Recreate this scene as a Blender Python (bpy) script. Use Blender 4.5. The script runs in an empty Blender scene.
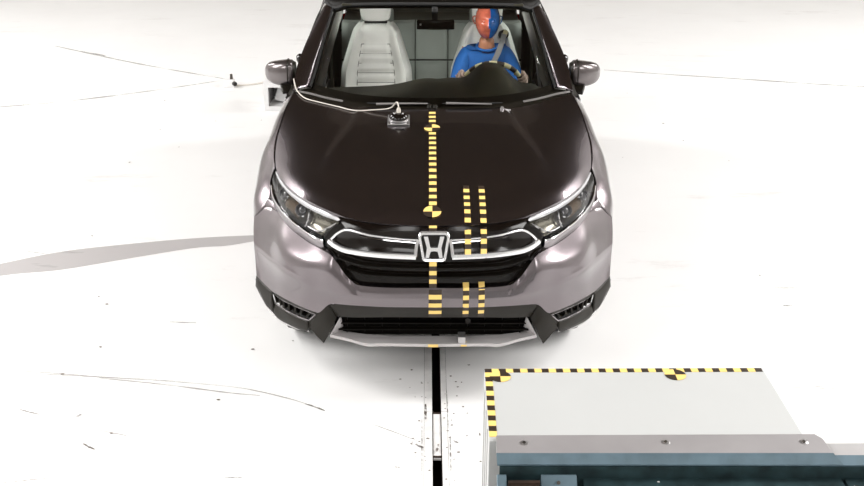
import bpy, bmesh, math, random
from mathutils import Vector, Matrix
from mathutils.bvhtree import BVHTree
random.seed(4)
S = bpy.context.scene
COL = S.collection
pi = math.pi

# ---------------------------------------------------------------- camera
def make_camera():
    pitch, yaw, roll = .402, .0055, .004
    f = Vector((math.sin(yaw)*math.cos(pitch), math.cos(yaw)*math.cos(pitch), -math.sin(pitch)))
    r = Vector((math.cos(yaw), -math.sin(yaw), 0)); u = r.cross(f)
    c, s = math.cos(roll), math.sin(roll)
    R, U = c*r + s*u, -s*r + c*u
    cd = bpy.data.cameras.new('camera'); cd.sensor_width = 36; cd.lens = 1100/864*36
    cd.clip_end = 100
    co = bpy.data.objects.new('camera', cd); COL.objects.link(co)
    m = Matrix((R, U, -f)).transposed().to_4x4(); m.translation = (-.027, -4.62, 2.83)
    co.matrix_world = m; S.camera = co
make_camera()
# ---------------------------------------------------------------- world, exposure, lamps
w = bpy.data.worlds.new('world'); S.world = w; w.use_nodes = True
w.node_tree.nodes['Background'].inputs[0].default_value = (.35, .33, .30, 1)
w.node_tree.nodes['Background'].inputs[1].default_value = .02
S.view_settings.view_transform = 'Standard'; S.view_settings.look = 'None'
S.view_settings.gamma = 1; S.view_settings.use_curve_mapping = False
S.view_settings.exposure = -0.08
def area(name, loc, target, sx, sy, power, col=(1, .985, .97), spread=None):
    d = bpy.data.lights.new(name, 'AREA'); d.shape = 'RECTANGLE'; d.size = sx; d.size_y = sy
    d.energy = power; d.color = col
    if spread: d.spread = spread
    o = bpy.data.objects.new(name, d); COL.objects.link(o); o.location = loc
    o.rotation_euler = (Vector(target)-Vector(loc)).to_track_quat('-Z', 'Y').to_euler()
    return o
# overhead lamp banks of the test hall: two long side banks, one bank over the approach, one behind
LAMPS = [('lamp_bank_left', (-6.6, .2, 5.1), (-.6, 1.0, 0), 2.0, 4.2, 550),
         ('lamp_bank_right', (6.6, .2, 5.1), (.6, 1.0, 0), 2.0, 4.2, 550),
         ('lamp_bank_front', (0, -7.2, 6.6), (0, .3, 0), 3.0, 1.8, 120),
         ('lamp_bank_front_left', (-5.6, -5.2, 5.0), (-.4, .6, 0), 2.6, 2.6, 235),
         ('lamp_bank_front_right', (5.6, -5.2, 5.0), (.4, .6, 0), 2.6, 2.6, 235),
                  ('lamp_bank_rear_left', (-8.2, 6.5, 6.2), (-3.0, 5.0, 0), 1.6, 4.0, 520),
         ('lamp_bank_rear_right', (8.2, 6.5, 6.2), (3.0, 5.0, 0), 1.6, 4.0, 520)]
for n, l, t, a, b, p in LAMPS: area(n, l, t, a, b, p)
area('cabin_fill_light', (0, 2.04, 1.50), (0, 2.7, 1.05), .9, .05, 3.6)   # added fill light for seats and dummy, under the roof lining's front edge

# ---------------------------------------------------------------- materials
def mat(name, col, rough=.5, metal=0., coat=0., spec=.5, noise=None, bump=None, coatr=.03, scale=8, emit=None, trans=0):
    m = bpy.data.materials.new(name); m.use_nodes = True
    nt = m.node_tree; b = nt.nodes['Principled BSDF']; N = nt.nodes.new
    b.inputs['Base Color'].default_value = (*col, 1); b.inputs['Roughness'].default_value = rough
    b.inputs['Metallic'].default_value = metal; b.inputs['Coat Weight'].default_value = coat
    b.inputs['Coat Roughness'].default_value = coatr
    b.inputs['Specular IOR Level'].default_value = spec
    if trans: b.inputs['Transmission Weight'].default_value = trans
    if emit: b.inputs['Emission Color'].default_value = (*emit[0], 1); b.inputs['Emission Strength'].default_value = emit[1]
    tc = N('ShaderNodeTexCoord')
    if noise:
        nz = N('ShaderNodeTexNoise'); nz.inputs['Scale'].default_value = scale; nz.inputs['Detail'].default_value = 6
        nt.links.new(tc.outputs['Object'], nz.inputs['Vector'])
        r = N('ShaderNodeValToRGB'); r.color_ramp.elements[0].position = .35; r.color_ramp.elements[1].position = .65
        r.color_ramp.elements[0].color = (*[c*(1-noise) for c in col], 1); r.color_ramp.elements[1].color = (*[min(1, c*(1+noise*.5)) for c in col], 1)
        nt.links.new(nz.outputs[0], r.inputs[0]); nt.links.new(r.outputs[0], b.inputs['Base Color'])
    if bump:
        n2 = N('ShaderNodeTexNoise'); n2.inputs['Scale'].default_value = bump[1]; n2.inputs['Detail'].default_value = 4
        nt.links.new(tc.outputs['Object'], n2.inputs['Vector'])
        bp = N('ShaderNodeBump'); bp.inputs['Strength'].default_value = bump[0]; bp.inputs['Distance'].default_value = .002
        nt.links.new(n2.outputs[0], bp.inputs['Height']); nt.links.new(bp.outputs[0], b.inputs['Normal'])
    return m
def glassmat(name, tint, refl=.9, ior=1.5, rough=0.):
    m = bpy.data.materials.new(name); m.use_nodes = True; nt = m.node_tree
    nt.nodes.clear(); N = nt.nodes.new
    out = N('ShaderNodeOutputMaterial'); mx = N('ShaderNodeMixShader'); t = N('ShaderNodeBsdfTransparent'); g = N('ShaderNodeBsdfGlossy')
    fr = N('ShaderNodeFresnel'); fr.inputs[0].default_value = ior
    t.inputs[0].default_value = (*tint, 1); g.inputs[0].default_value = (refl, refl, refl, 1); g.inputs['Roughness'].default_value = rough
    nt.links.new(fr.outputs[0], mx.inputs[0]); nt.links.new(t.outputs[0], mx.inputs[1]); nt.links.new(g.outputs[0], mx.inputs[2])
    nt.links.new(mx.outputs[0], out.inputs[0]); return m
M = dict(
 paint=mat('dark grey metallic paint', (.155, .134, .143), .265, 1., 1.),
 gloss_black=mat('gloss black', (.006, .004, .003), .14, 0, .15, spec=.35),
 trim=mat('satin black plastic', (.009, .007, .004), .42, 0, .0, spec=.28, bump=(.1, 400)),
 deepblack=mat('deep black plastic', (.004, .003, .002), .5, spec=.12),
 rubber=mat('rubber', (.012, .012, .012), .75),
 chrome=mat('chrome', (.82, .82, .84), .09, 1.),
 silverpaint=mat('silver painted plastic', (.52, .50, .50), .38, .25),
 satin=mat('satin silver', (.50, .49, .49), .3, .8),
 lampblack=mat('lamp housing black', (.015, .012, .008), .3, 0, .3),
 lampamber=mat('amber brown reflector', (.07, .040, .015), .25, .6),
 glass=glassmat('clear glass', (.96, .97, .96)),
 lensglass=glassmat('lamp lens glass', (.96, .96, .96), 1, 1.22),
 sideglass=glassmat('side glass', (.50, .54, .52)),
 leather=mat('light grey leather', (.84, .84, .79), .5, noise=.05, bump=(.15, 300)),
 leather_seam=mat('grey leather seam', (.20, .20, .18), .6),
 interior=mat('charcoal interior plastic', (.030, .028, .018), .55, bump=(.15, 350)),
 dash=mat('olive black dashboard skin', (.020, .018, .007), .6, noise=.15, bump=(.2, 300)),
 lightin=mat('light grey interior trim', (.50, .50, .46), .6, noise=.05),
 carpet=mat('dark carpet', (.02, .02, .018), .9),
 yellow=mat('yellow tape', (.92, .65, .20), .5),
 creme=mat('cream tape', (.78, .72, .42), .5),
 black_tape=mat('black tape', (.030, .018, .010), .5),
 shirt=mat('blue cotton', (.010, .115, .40), .8, noise=.12, bump=(.4, 120)),
 skin=mat('dummy vinyl', (.60, .27, .15), .4, noise=.1, scale=20),
 hand=mat('dummy hand vinyl', (.46, .33, .27), .5, noise=.1, scale=20),
 trousers=mat('dark trousers', (.05, .05, .06), .8),
 belt=mat('grey belt webbing', (.22, .22, .22), .7),
 white=mat('white enamel', (.80, .80, .80), .45, noise=.03, scale=5),
 whiteblock=mat('white honeycomb face paint', (.50, .51, .505), .5, noise=.02, scale=3),
 plate=mat('grey steel plate', (.34, .325, .33), .42, .25, noise=.06, scale=6),
 blue=mat('blue grey painted steel', (.12, .185, .225), .42, .2, noise=.18, scale=12),
 teal=mat('dark teal steel', (.022, .045, .050), .4, .2, noise=.5, scale=14),
 paleend=mat('pale grey steel', (.42, .41, .41), .45, .2, noise=.06),
 bolt=mat('dark bolt steel', (.10, .09, .08), .35, .9),
 rust=mat('rusty steel', (.035, .018, .010), .7, .2, noise=.6, scale=25),
 ceilm=mat('dark brown ceiling', (.050, .032, .017), .8, noise=.2, scale=1.5),
 backwall=mat('dark back wall', (.10, .075, .055), .8, noise=.1, scale=1),
 wallm=mat('hall wall', (.78, .77, .75), .8, noise=.1, scale=1),
 channel=mat('slot steel', (.030, .015, .010), .6, .3, noise=.4, scale=12),
 cable=mat('white cable', (.62, .58, .52), .4),
 lampface=mat('lamp bank housing', (.2, .2, .2), .5),
)
def floor_mat():
    m = mat('white painted floor', (.86, .86, .86), .38, spec=.35)
    nt = m.node_tree; b = nt.nodes['Principled BSDF']; N = nt.nodes.new
    tc = N('ShaderNodeTexCoord')
    def nz(scale, detail, sx=1, rough=.6):
        mp = N('ShaderNodeMapping'); mp.inputs['Scale'].default_value = (sx, 1, 1)
        n = N('ShaderNodeTexNoise'); n.inputs['Scale'].default_value = scale; n.inputs['Detail'].default_value = detail; n.inputs['Roughness'].default_value = rough
        nt.links.new(tc.outputs['Object'], mp.inputs[0]); nt.links.new(mp.outputs[0], n.inputs[0]); return n
    def ramp(src, p0, p1, c0, c1):
        r = N('ShaderNodeValToRGB'); r.color_ramp.elements[0].position = p0; r.color_ramp.elements[1].position = p1
        r.color_ramp.elements[0].color = (*c0, 1); r.color_ramp.elements[1].color = (*c1, 1)
        nt.links.new(src.outputs[0], r.inputs[0]); return r
    def mul(a, b_, f=1):
        x = N('ShaderNodeMixRGB'); x.blend_type = 'MULTIPLY'; x.inputs[0].default_value = f
        nt.links.new(a.outputs[0], x.inputs[1]); nt.links.new(b_.outputs[0], x.inputs[2]); return x
    big = ramp(nz(.7, 3), .3, .7, (.845, .84, .835), (.88, .88, .875))
    scuff = ramp(nz(2.2, 10, .25, .75), .30, .42, (.80, .785, .775), (1, 1, 1))
    fine = ramp(nz(14, 8, .4, .7), .20, .30, (.72, .70, .68), (1, 1, 1))
    c = mul(mul(big, scuff), fine)
    nt.links.new(c.outputs[0], b.inputs['Base Color'])
    rr = ramp(nz(3, 5), .3, .7, (.32,)*3, (.5,)*3); nt.links.new(rr.outputs[0], b.inputs['Roughness'])
    return m
M['floor'] = floor_mat()
def markmat(name, col, c0=.42, c1=.55, sx=1, scale=20, a=1.):
    """worn rubber or dirt mark: patchy, the paint shows through"""
    m = mat(name, col, .5); nt = m.node_tree; b = nt.nodes['Principled BSDF']; N = nt.nodes.new
    tc = N('ShaderNodeTexCoord'); mp = N('ShaderNodeMapping'); mp.inputs['Scale'].default_value = (sx, 1, 1)
    n = N('ShaderNodeTexNoise'); n.inputs['Scale'].default_value = scale; n.inputs['Detail'].default_value = 6
    nt.links.new(tc.outputs['Object'], mp.inputs[0]); nt.links.new(mp.outputs[0], n.inputs[0])
    r = N('ShaderNodeValToRGB'); r.color_ramp.elements[0].position = c0; r.color_ramp.elements[1].position = c1
    r.color_ramp.elements[0].color = (0, 0, 0, 1); r.color_ramp.elements[1].color = (a, a, a, 1)
    nt.links.new(n.outputs[0], r.inputs[0]); nt.links.new(r.outputs[0], b.inputs['Alpha']); return m
M['mark'] = markmat('grey tyre rubber film', (.47, .45, .45), .15, .4, .3, 9, .95)
M['scratch'] = markmat('fine dirt line', (.40, .38, .37), .34, .62, .3, 6, .8)
M['scratch_dark'] = markmat('black dirt mark', (.10, .08, .07), .38, .58, 1, 30, .9)

# ---------------------------------------------------------------- object helpers
ROOTLOC = {}
def tag(o, label=None, cat=None, group=None, kind=None):
    if label: o['label'] = label
    if cat: o['category'] = cat
    if group: o['group'] = group
    if kind: o['kind'] = kind
    return o
def empty(name, loc, label, cat, group=None):
    o = bpy.data.objects.new(name, None); COL.objects.link(o); o.location = loc; o.empty_display_size = .1
    ROOTLOC[o.name] = Vector(loc); return tag(o, label, cat, group)
def V(*a): return Vector(a) if len(a) > 1 else Vector(a[0])
class MB:
    def __init__(s): s.v = []; s.f = []; s.m = []
    def add(s, vs, fs, mi=0):
        k = len(s.v); s.v += [Vector(q) for q in vs]; s.f += [tuple(i+k for i in f) for f in fs]; s.m += [mi]*len(fs); return s
    def grid(s, rows, mi=0, flip=False, closed=False):
        n = len(rows[0]); vs = [p for r in rows for p in r]; fs = []
        for i in range(len(rows)-1):
            for j in range(n if closed else n-1):
                j2 = (j+1) % n
                q = (i*n+j, i*n+j2, (i+1)*n+j2, (i+1)*n+j)
                fs.append(q[::-1] if flip else q)
        return s.add(vs, fs, mi)
    def box(s, c, d, rz=0, mi=0, rx=0, ry=0):
        R = Matrix.Rotation(rz, 3, 'Z') @ Matrix.Rotation(ry, 3, 'Y') @ Matrix.Rotation(rx, 3, 'X')
        vs = [Vector(c)+R@Vector((x*d[0]/2, y*d[1]/2, z*d[2]/2)) for x in (-1, 1) for y in (-1, 1) for z in (-1, 1)]
        return s.add(vs, [(0, 1, 3, 2), (4, 6, 7, 5), (0, 4, 5, 1), (2, 3, 7, 6), (0, 2, 6, 4), (1, 5, 7, 3)], mi)
    def sweep(s, prof, path, up=(0, 0, 1), mi=0, closed=False, scales=None):
        """prof: (a, b) pairs; a along the side vector t x up, b along up"""
        up = Vector(up); n = len(path); rows = []
        for i, p in enumerate(path):
            if closed: t = Vector(path[(i+1) % n])-Vector(path[i-1])
            else: t = Vector(path[min(i+1, n-1)])-Vector(path[max(i-1, 0)])
            t.normalize(); a = t.cross(up)
            if a.length < 1e-5: a = Vector((1, 0, 0))
            a.normalize(); u2 = a.cross(t); k = scales[i] if scales else 1
            rows.append([Vector(p)+a*(x*k)+u2*(y*k) for x, y in prof])
        m = len(prof)
        if closed: rows.append(rows[0])
        s.grid(rows, mi, closed=True)
        if not closed:
            k = len(s.v)-len(rows)*m
            s.f.append(tuple(range(k+m-1, k-1, -1))); s.f.append(tuple(range(k+(len(rows)-1)*m, k+len(rows)*m))); s.m += [mi, mi]
        return s
    def tube(s, path, r, n=8, mi=0, closed=False, scales=None, up=(0, 0, 1)):
        return s.sweep([(r*math.cos(2*pi*k/n), r*math.sin(2*pi*k/n)) for k in range(n)], path, up, mi, closed, scales)
    def lathe(s, prof, c=(0, 0, 0), axis=(0, 0, 1), n=24, mi=0):
        q = Vector(axis).to_track_quat('Z', 'Y')
        rows = [[Vector(c)+q@Vector((r*math.cos(2*pi*k/n), r*math.sin(2*pi*k/n), z)) for k in range(n)] for r, z in prof]
        return s.grid(rows, mi, closed=True)
    def prism(s, pts, d, mi=0):
        """closed outline pts (3D, roughly planar) pushed along d"""
        n = len(pts); d = Vector(d); vs = [Vector(p) for p in pts]+[Vector(p)+d for p in pts]
        fs = [tuple(range(n)), tuple(range(2*n-1, n-1, -1))]+[(i, i+n, (i+1) % n+n, (i+1) % n) for i in range(n)]
        return s.add(vs, fs, mi)
    def mirror(s):
        k = len(s.v); s.v += [Vector((-p.x, p.y, p.z)) for p in s.v]
        s.f += [tuple(i+k for i in reversed(f)) for f in s.f]; s.m += s.m; return s
    def flipped(s):
        b = MB(); b.v = [Vector((-p.x, p.y, p.z)) for p in s.v]; b.f = [tuple(reversed(f)) for f in s.f]; b.m = list(s.m); return b
    def build(s, name, mats, parent=None, shift=(0, 0, 0), thick=0, smooth=True, bevel=0, sub=0, off=-1, label=None, weld=True, angle=40, org=None):
        sh = Vector(shift); vs = [p+sh for p in s.v]
        lo = Vector([min(p[i] for p in vs) for i in range(3)]); hi = Vector([max(p[i] for p in vs) for i in range(3)])
        c = Vector(org) if org else Vector(((lo.x+hi.x)/2, (lo.y+hi.y)/2, lo.z))
        me = bpy.data.meshes.new(name); bm = bmesh.new()
        bv = [bm.verts.new(p-c) for p in vs]
        for f, mi in zip(s.f, s.m):
            try: q = bm.faces.new([bv[i] for i in f]); q.material_index = mi; q.smooth = smooth
            except ValueError: pass
        if weld: bmesh.ops.remove_doubles(bm, verts=bm.verts, dist=1e-5)
        bmesh.ops.recalc_face_normals(bm, faces=bm.faces)
        bm.to_mesh(me); bm.free()
        for m_ in (mats if isinstance(mats, (list, tuple)) else [mats]): me.materials.append(M[m_])
        if smooth: me.set_sharp_from_angle(angle=math.radians(angle))
        o = bpy.data.objects.new(name, me); COL.objects.link(o)
        pl = ROOTLOC[parent.name] if parent else Vector((0, 0, 0))
        o.location = c-pl; ROOTLOC[o.name] = c
        if parent: o.parent = parent
        if thick:
            md = o.modifiers.new('s', 'SOLIDIFY'); md.thickness = thick; md.offset = off; md.use_even_offset = False
        if bevel:
            md = o.modifiers.new('b', 'BEVEL'); md.width = bevel; md.segments = 2; md.limit_method = 'ANGLE'; md.angle_limit = math.radians(35)
        if sub:
            md = o.modifiers.new('u', 'SUBSURF'); md.levels = sub; md.render_levels = sub
        if label: o['label'] = label
        return o
def cr(pts, n, closed=False):
    """n points evenly spread along a centripetal Catmull-Rom curve through pts"""
    P = [Vector(p) for p in pts]; k = len(P)
    if k == 2 : return [P[0].lerp(P[1], i/(n-1)) for i in range(n)]
    if closed: ext = [P[-1]]+P+[P[0], P[1]]; segs = k
    else: ext = [P[0]*2-P[1]]+P+[P[-1]*2-P[-2]]; segs = k-1
    dense = []
    for i in range(segs):
        p0, p1, p2, p3 = ext[i:i+4]
        d = [max(1e-5, (b-a).length**.5) for a, b in ((p0, p1), (p1, p2), (p2, p3))]
        t0 = 0; t1 = d[0]; t2 = t1+d[1]; t3 = t2+d[2]
        for j in range(10):
            t = t1+(t2-t1)*j/10
            A1 = p0*((t1-t)/(t1-t0))+p1*((t-t0)/(t1-t0)); A2 = p1*((t2-t)/(t2-t1))+p2*((t-t1)/(t2-t1)); A3 = p2*((t3-t)/(t3-t2))+p3*((t-t2)/(t3-t2))
            B1 = A1*((t2-t)/(t2-t0))+A2*((t-t0)/(t2-t0)); B2 = A2*((t3-t)/(t3-t1))+A3*((t-t1)/(t3-t1))
            dense.append(B1*((t2-t)/(t2-t1))+B2*((t-t1)/(t2-t1)))
    dense.append(P[0].copy() if closed else P[-1])
    L = [0]
    for a, b in zip(dense, dense[1:]): L.append(L[-1]+(b-a).length)
    out = []; j = 0
    for i in range(n):
        s_ = L[-1]*i/(n if closed else n-1)
        while j < len(L)-2 and L[j+1] < s_: j += 1
        out.append(dense[j].lerp(dense[j+1], (s_-L[j])/max(1e-9, L[j+1]-L[j])))
    return out
def lin(pts, n):
    P = [Vector(p) for p in pts]; L = [0]
    for a, b in zip(P, P[1:]): L.append(L[-1]+(b-a).length)
    out = []; j = 0
    for i in range(n):
        s_ = L[-1]*i/(n-1)
        while j < len(L)-2 and L[j+1] < s_: j += 1
        out.append(P[j].lerp(P[j+1], (s_-L[j])/max(1e-9, L[j+1]-L[j])))
    return out
def crp(pts, m):
    """Catmull-Rom, m pieces per span: keeps matching stations matched between rows"""
    out = []
    for i in range(len(pts)-1):
        p1, p2 = Vector(pts[i]), Vector(pts[i+1])
        p0 = Vector(pts[i-1]) if i else p1*2-p2; p3 = Vector(pts[i+2]) if i < len(pts)-2 else p2*2-p1
        for j in range(m):
            t = j/m
            out.append(.5*((2*p1)+(p2-p0)*t+(2*p0-5*p1+4*p2-p3)*t*t+(3*p1-p0-3*p2+p3)*t**3))
    out.append(Vector(pts[-1])); return out
def patch(rows, m, k):
    """rows of matching control points -> fine grid"""
    R = [crp(r, m) for r in rows]; n = len(R[0])
    cols = [crp([r[j] for r in R], k) for j in range(n)]
    return [[cols[j][i] for j in range(n)] for i in range(len(cols[0]))]
def strip(A, B, n=24, m=4, bulge=0, direction=(0, -1, .3), mode=cr):
    a, b = mode(A, n), mode(B, n); d = Vector(direction).normalized(); rows = []
    for i in range(m+1):
        t = i/m; rows.append([p.lerp(q, t)+d*(bulge*4*t*(1-t)) for p, q in zip(a, b)])
    return rows
def shift(pts, d): return [Vector(p)+Vector(d) for p in pts]
def ext(pts):   # full width from a half curve that starts on the centre line
    h = [Vector(p) for p in pts]; return [Vector((-p.x, p.y, p.z)) for p in reversed(h[1:])]+h

# ================================================================ the hall
SX0, SX1 = .003, .045          # tow-cable slot in the floor
def hall():
    b = MB(); X, Y0, Y1 = 12, -12, 14
    ys = [Y0+(Y1-Y0)*i/26 for i in range(27)]
    b.grid([[(x, y, 0) for x in (-X, -8, -4, -2, -1, SX0-.04)] for y in ys])
    b.grid([[(x, y, 0) for x in (SX1+.03, 1, 2, 4, 8, X)] for y in ys])
    fl = b.build('floor', 'floor', smooth=False, org=(0, 0, 0)); tag(fl, kind='structure')
    b = MB(); b.grid([[(SX0, y, 0), (SX0, y, -.22), (SX1, y, -.22), (SX1, y, 0)] for y in (Y0, -3, 0, 3, Y1)])
    b.build('cable_slot', 'channel', fl, smooth=False, label='dark narrow tow cable slot in white floor')
    for a, c in ((SX0-.04, SX0), (SX1, SX1+.03)):
        y = -6.
        while y < 8:
            e = MB(); e.box(((a+c)/2, y+.595, -.004), (c-a-.002, 1.187, .012))
            e.build('edge_strip', 'edge', fl, smooth=False); y += 1.19
    e = MB(); e.box(((SX0+SX1)/2, -.24, -.012), (SX1-SX0-.004, .385, .014)); e.build('slot_cover', 'edge', fl, smooth=False, bevel=.002, label='white slot cover with rusty ends')
    for y in (-.055, -.425):
        e = MB(); e.box(((SX0+SX1)/2, y, -.0035), (SX1-SX0-.004, .012, .005)); e.build('cover_end', 'rust', fl, smooth=False)
    for n, c, d, m in (('wall_left', (-9.6, 1, 4.5), (.2, 26.4, 9), 'wallm'), ('wall_right', (9.6, 1, 4.5), (.2, 26.4, 9), 'wallm'),
                       ('wall_back', (0, 14.1, 4.5), (24, .2, 9), 'backwall'), ('wall_front', (0, -12.1, 4.5), (24, .2, 9), 'wallm'),
                       ('ceiling', (0, 1, 9.1), (24.4, 26.4, .2), 'ceilm')):
        q = MB(); q.box(c, d); tag(q.build(n, m, smooth=False), kind='structure')
    q = MB(); q.box((0, 13.97, 2.0), (19.2, .06, 4.0)); q.build('wall_reflector', 'wallm', bpy.data.objects['wall_back'], smooth=False)  # unseen white panel added to brighten the reflections in hood flanks and fenders
    # marks worn into the paint: films under a millimetre thick, lying on the floor
    def ribbon(name, A, B, m, z=.0012, label=None):
        q = MB(); a, c = cr([(*p, z) for p in A], 40), cr([(*p, z) for p in B], 40)
        q.grid([a, [u.lerp(v, .5) for u, v in zip(a, c)], c]); q.build(name, m, fl, smooth=False, label=label)
    def line(name, P, w, m, z=.0012):
        c = cr([(*p, z) for p in P], 30) if len(P) > 2 else lin([(*p, z) for p in P], 8)
        n = len(c); A, B = [], []
        for i, p in enumerate(c):
            t = (c[min(i+1, n-1)]-c[max(i-1, 0)]).normalized(); s = Vector((-t.y, t.x, 0))*w/2*(.35+.65*math.sin(pi*(i+.5)/n))*(1+.3*random.uniform(-1, 1))
            A.append(p+s); B.append(p-s)
        q = MB(); q.grid([A, B]); q.build(name, m, fl, smooth=False)
    ribbon('tyre_mark', [(-3.2, 1.36), (-2.701, 1.687), (-2.383, 1.877), (-2.028, 1.993), (-1.529, 2.114), (-1.1, 2.17), (-.6, 2.24)],
           [(-3.2, 1.18), (-2.637, 1.508), (-2.298, 1.598), (-1.966, 1.752), (-1.503, 1.955), (-1.341, 1.98), (-1.1, 2.08), (-.6, 2.16)], 'mark', label='wide grey tyre mark curving towards the car')
    for P, w_ in (([(-4.433, 5.024), (-3.963, 5.224), (-3.463, 5.397), (-2.713, 5.794), (-2.058, 6.22)], .035),
                 ([(-4.228, 7.705), (-3.457, 7.14), (-2.944, 6.79), (-2.064, 6.26)], .035),
                 ([(1.827, 6.67), (2.382, 6.508), (3.158, 6.313), (3.998, 6.086), (4.656, 5.978)], .035),
                 ([(1.73, .212), (1.907, .196), (2.25, .19)], .006), ([(1.73, .198), (1.907, .178), (2.25, .165)], .006),
                 ([(-2.225, .352), (-1.958, .322), (-1.69, .282), (-1.429, .252), (-1.168, .213), (-.96, .174), (-.802, .116), (-.645, .041), (-.516, -.042)], .011),
                 ([(-1.69, .27), (-1.317, .20), (-1.002, .125), (-.85, .10)], .012),
                 ([(-2.2, .335), (-1.8, .29), (-1.3, .24)], .007),
                 ([(-.5, -.05), (-.35, -.12), (-.219, -.20), (-.055, -.31)], .006),
                 ([(-1.874, -.632), (-1.71, -.602), (-1.542, -.579)], .010),
                 ([(2.07, 1.354), (2.221, 1.355)], .012), ([(-3.876, 7.464), (-3.536, 7.232)], .05),
                 ([(-2.651, 1.908), (-2.469, 1.845)], .012), ([(-1.466, .896), (-1.318, .884)], .012), ([(-1.6, -.2), (-1.42, -.26)], .01)):
        line('scuff_line', P, w_, 'scratch')
    for P, w_ in (([(-.62, .02), (-.57, -.005), (-.516, -.045)], .010), ([(-1.99, -.036), (-1.879, -.081)], .007), ([(-1.60, -.33), (-1.533, -.378)], .012),
                 ([(-1.70, -.10), (-1.666, -.06)], .008), ([(-.906, -.593), (-.831, -.593)], .008), ([(2.045, 1.11), (2.098, 1.111)], .012),
                 ([(-.075, -.33), (-.04, -.36)], .014), ([(-.03, .02), (-.03, -.12)], .012), ([(.083, -.55), (.085, -.25)], .005), ([(-.045, -.6), (-.047, -.1)], .004),
                 ([(.03, -.33), (.02, -.40)], .010), ([(.075, .15), (.078, -.2)], .004), ([(.1, -.30), (.12, -.32)], .01), ([(.222, -.22), (.224, -.262)], .006)):
        line('dark_scrape', P, w_, 'scratch_dark', z=.0035)
    for i in range(90):   # specks of dirt, thickest round the slot
        near = i < 45
        x = random.gauss(-.03 if i % 2 else .09, .05) if near else random.uniform(-2.6, 2.6); y = random.uniform(-.62, .3) if near else random.uniform(-.6, 6)
        if SX0-.005 < x < SX1+.005: x += .06
        r = random.uniform(.002, .006)*(1 if near else 1.5); ph = random.uniform(0, pi)
        q = MB(); q.prism([(x+r*random.uniform(.6, 1.6)*math.cos(a+ph), y+r*random.uniform(.5, 1)*math.sin(a+ph), .0025) for a in [k*pi/3 for k in range(6)]], (0, 0, .001))
        q.build('dirt_speck', 'speck', fl, smooth=False)
M['edge'] = mat('worn white edge strip', (.80, .79, .78), .5, noise=.10, scale=16)
M['speck'] = mat('dirt speck', (.14, .11, .09), .8)
hall()

# ================================================================ tape and target helpers
def tape_box(b, p, q, w, n, first=0, up=(0, 0, 1), h=.0012):
    """n alternating squares from p to q on a flat face"""
    p, q, up = Vector(p), Vector(q), Vector(up).normalized(); s = (q-p).cross(up).normalized()*w/2
    for i in range(n):
        a, c = p.lerp(q, i/n), p.lerp(q, (i+1)/n)
        b.prism([a-s, c-s, c+s, a+s], up*h, (i+first) % 2)
def target(b, c, r, up=(0, 0, 1), xdir=(1, 0, 0), h=.0016, flip=0):
    c, up = Vector(c), Vector(up).normalized(); X = Vector(xdir); X = (X-up*X.dot(up)).normalized(); Y = up.cross(X)
    for k in range(4):
        pts = [c]+[c+X*(r*math.cos(k*pi/2+j*pi/12))+Y*(r*math.sin(k*pi/2+j*pi/12)) for j in range(7)]
        b.prism(pts, up*h, (k+1+flip) % 2)      # 0 yellow, 1 black

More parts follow.
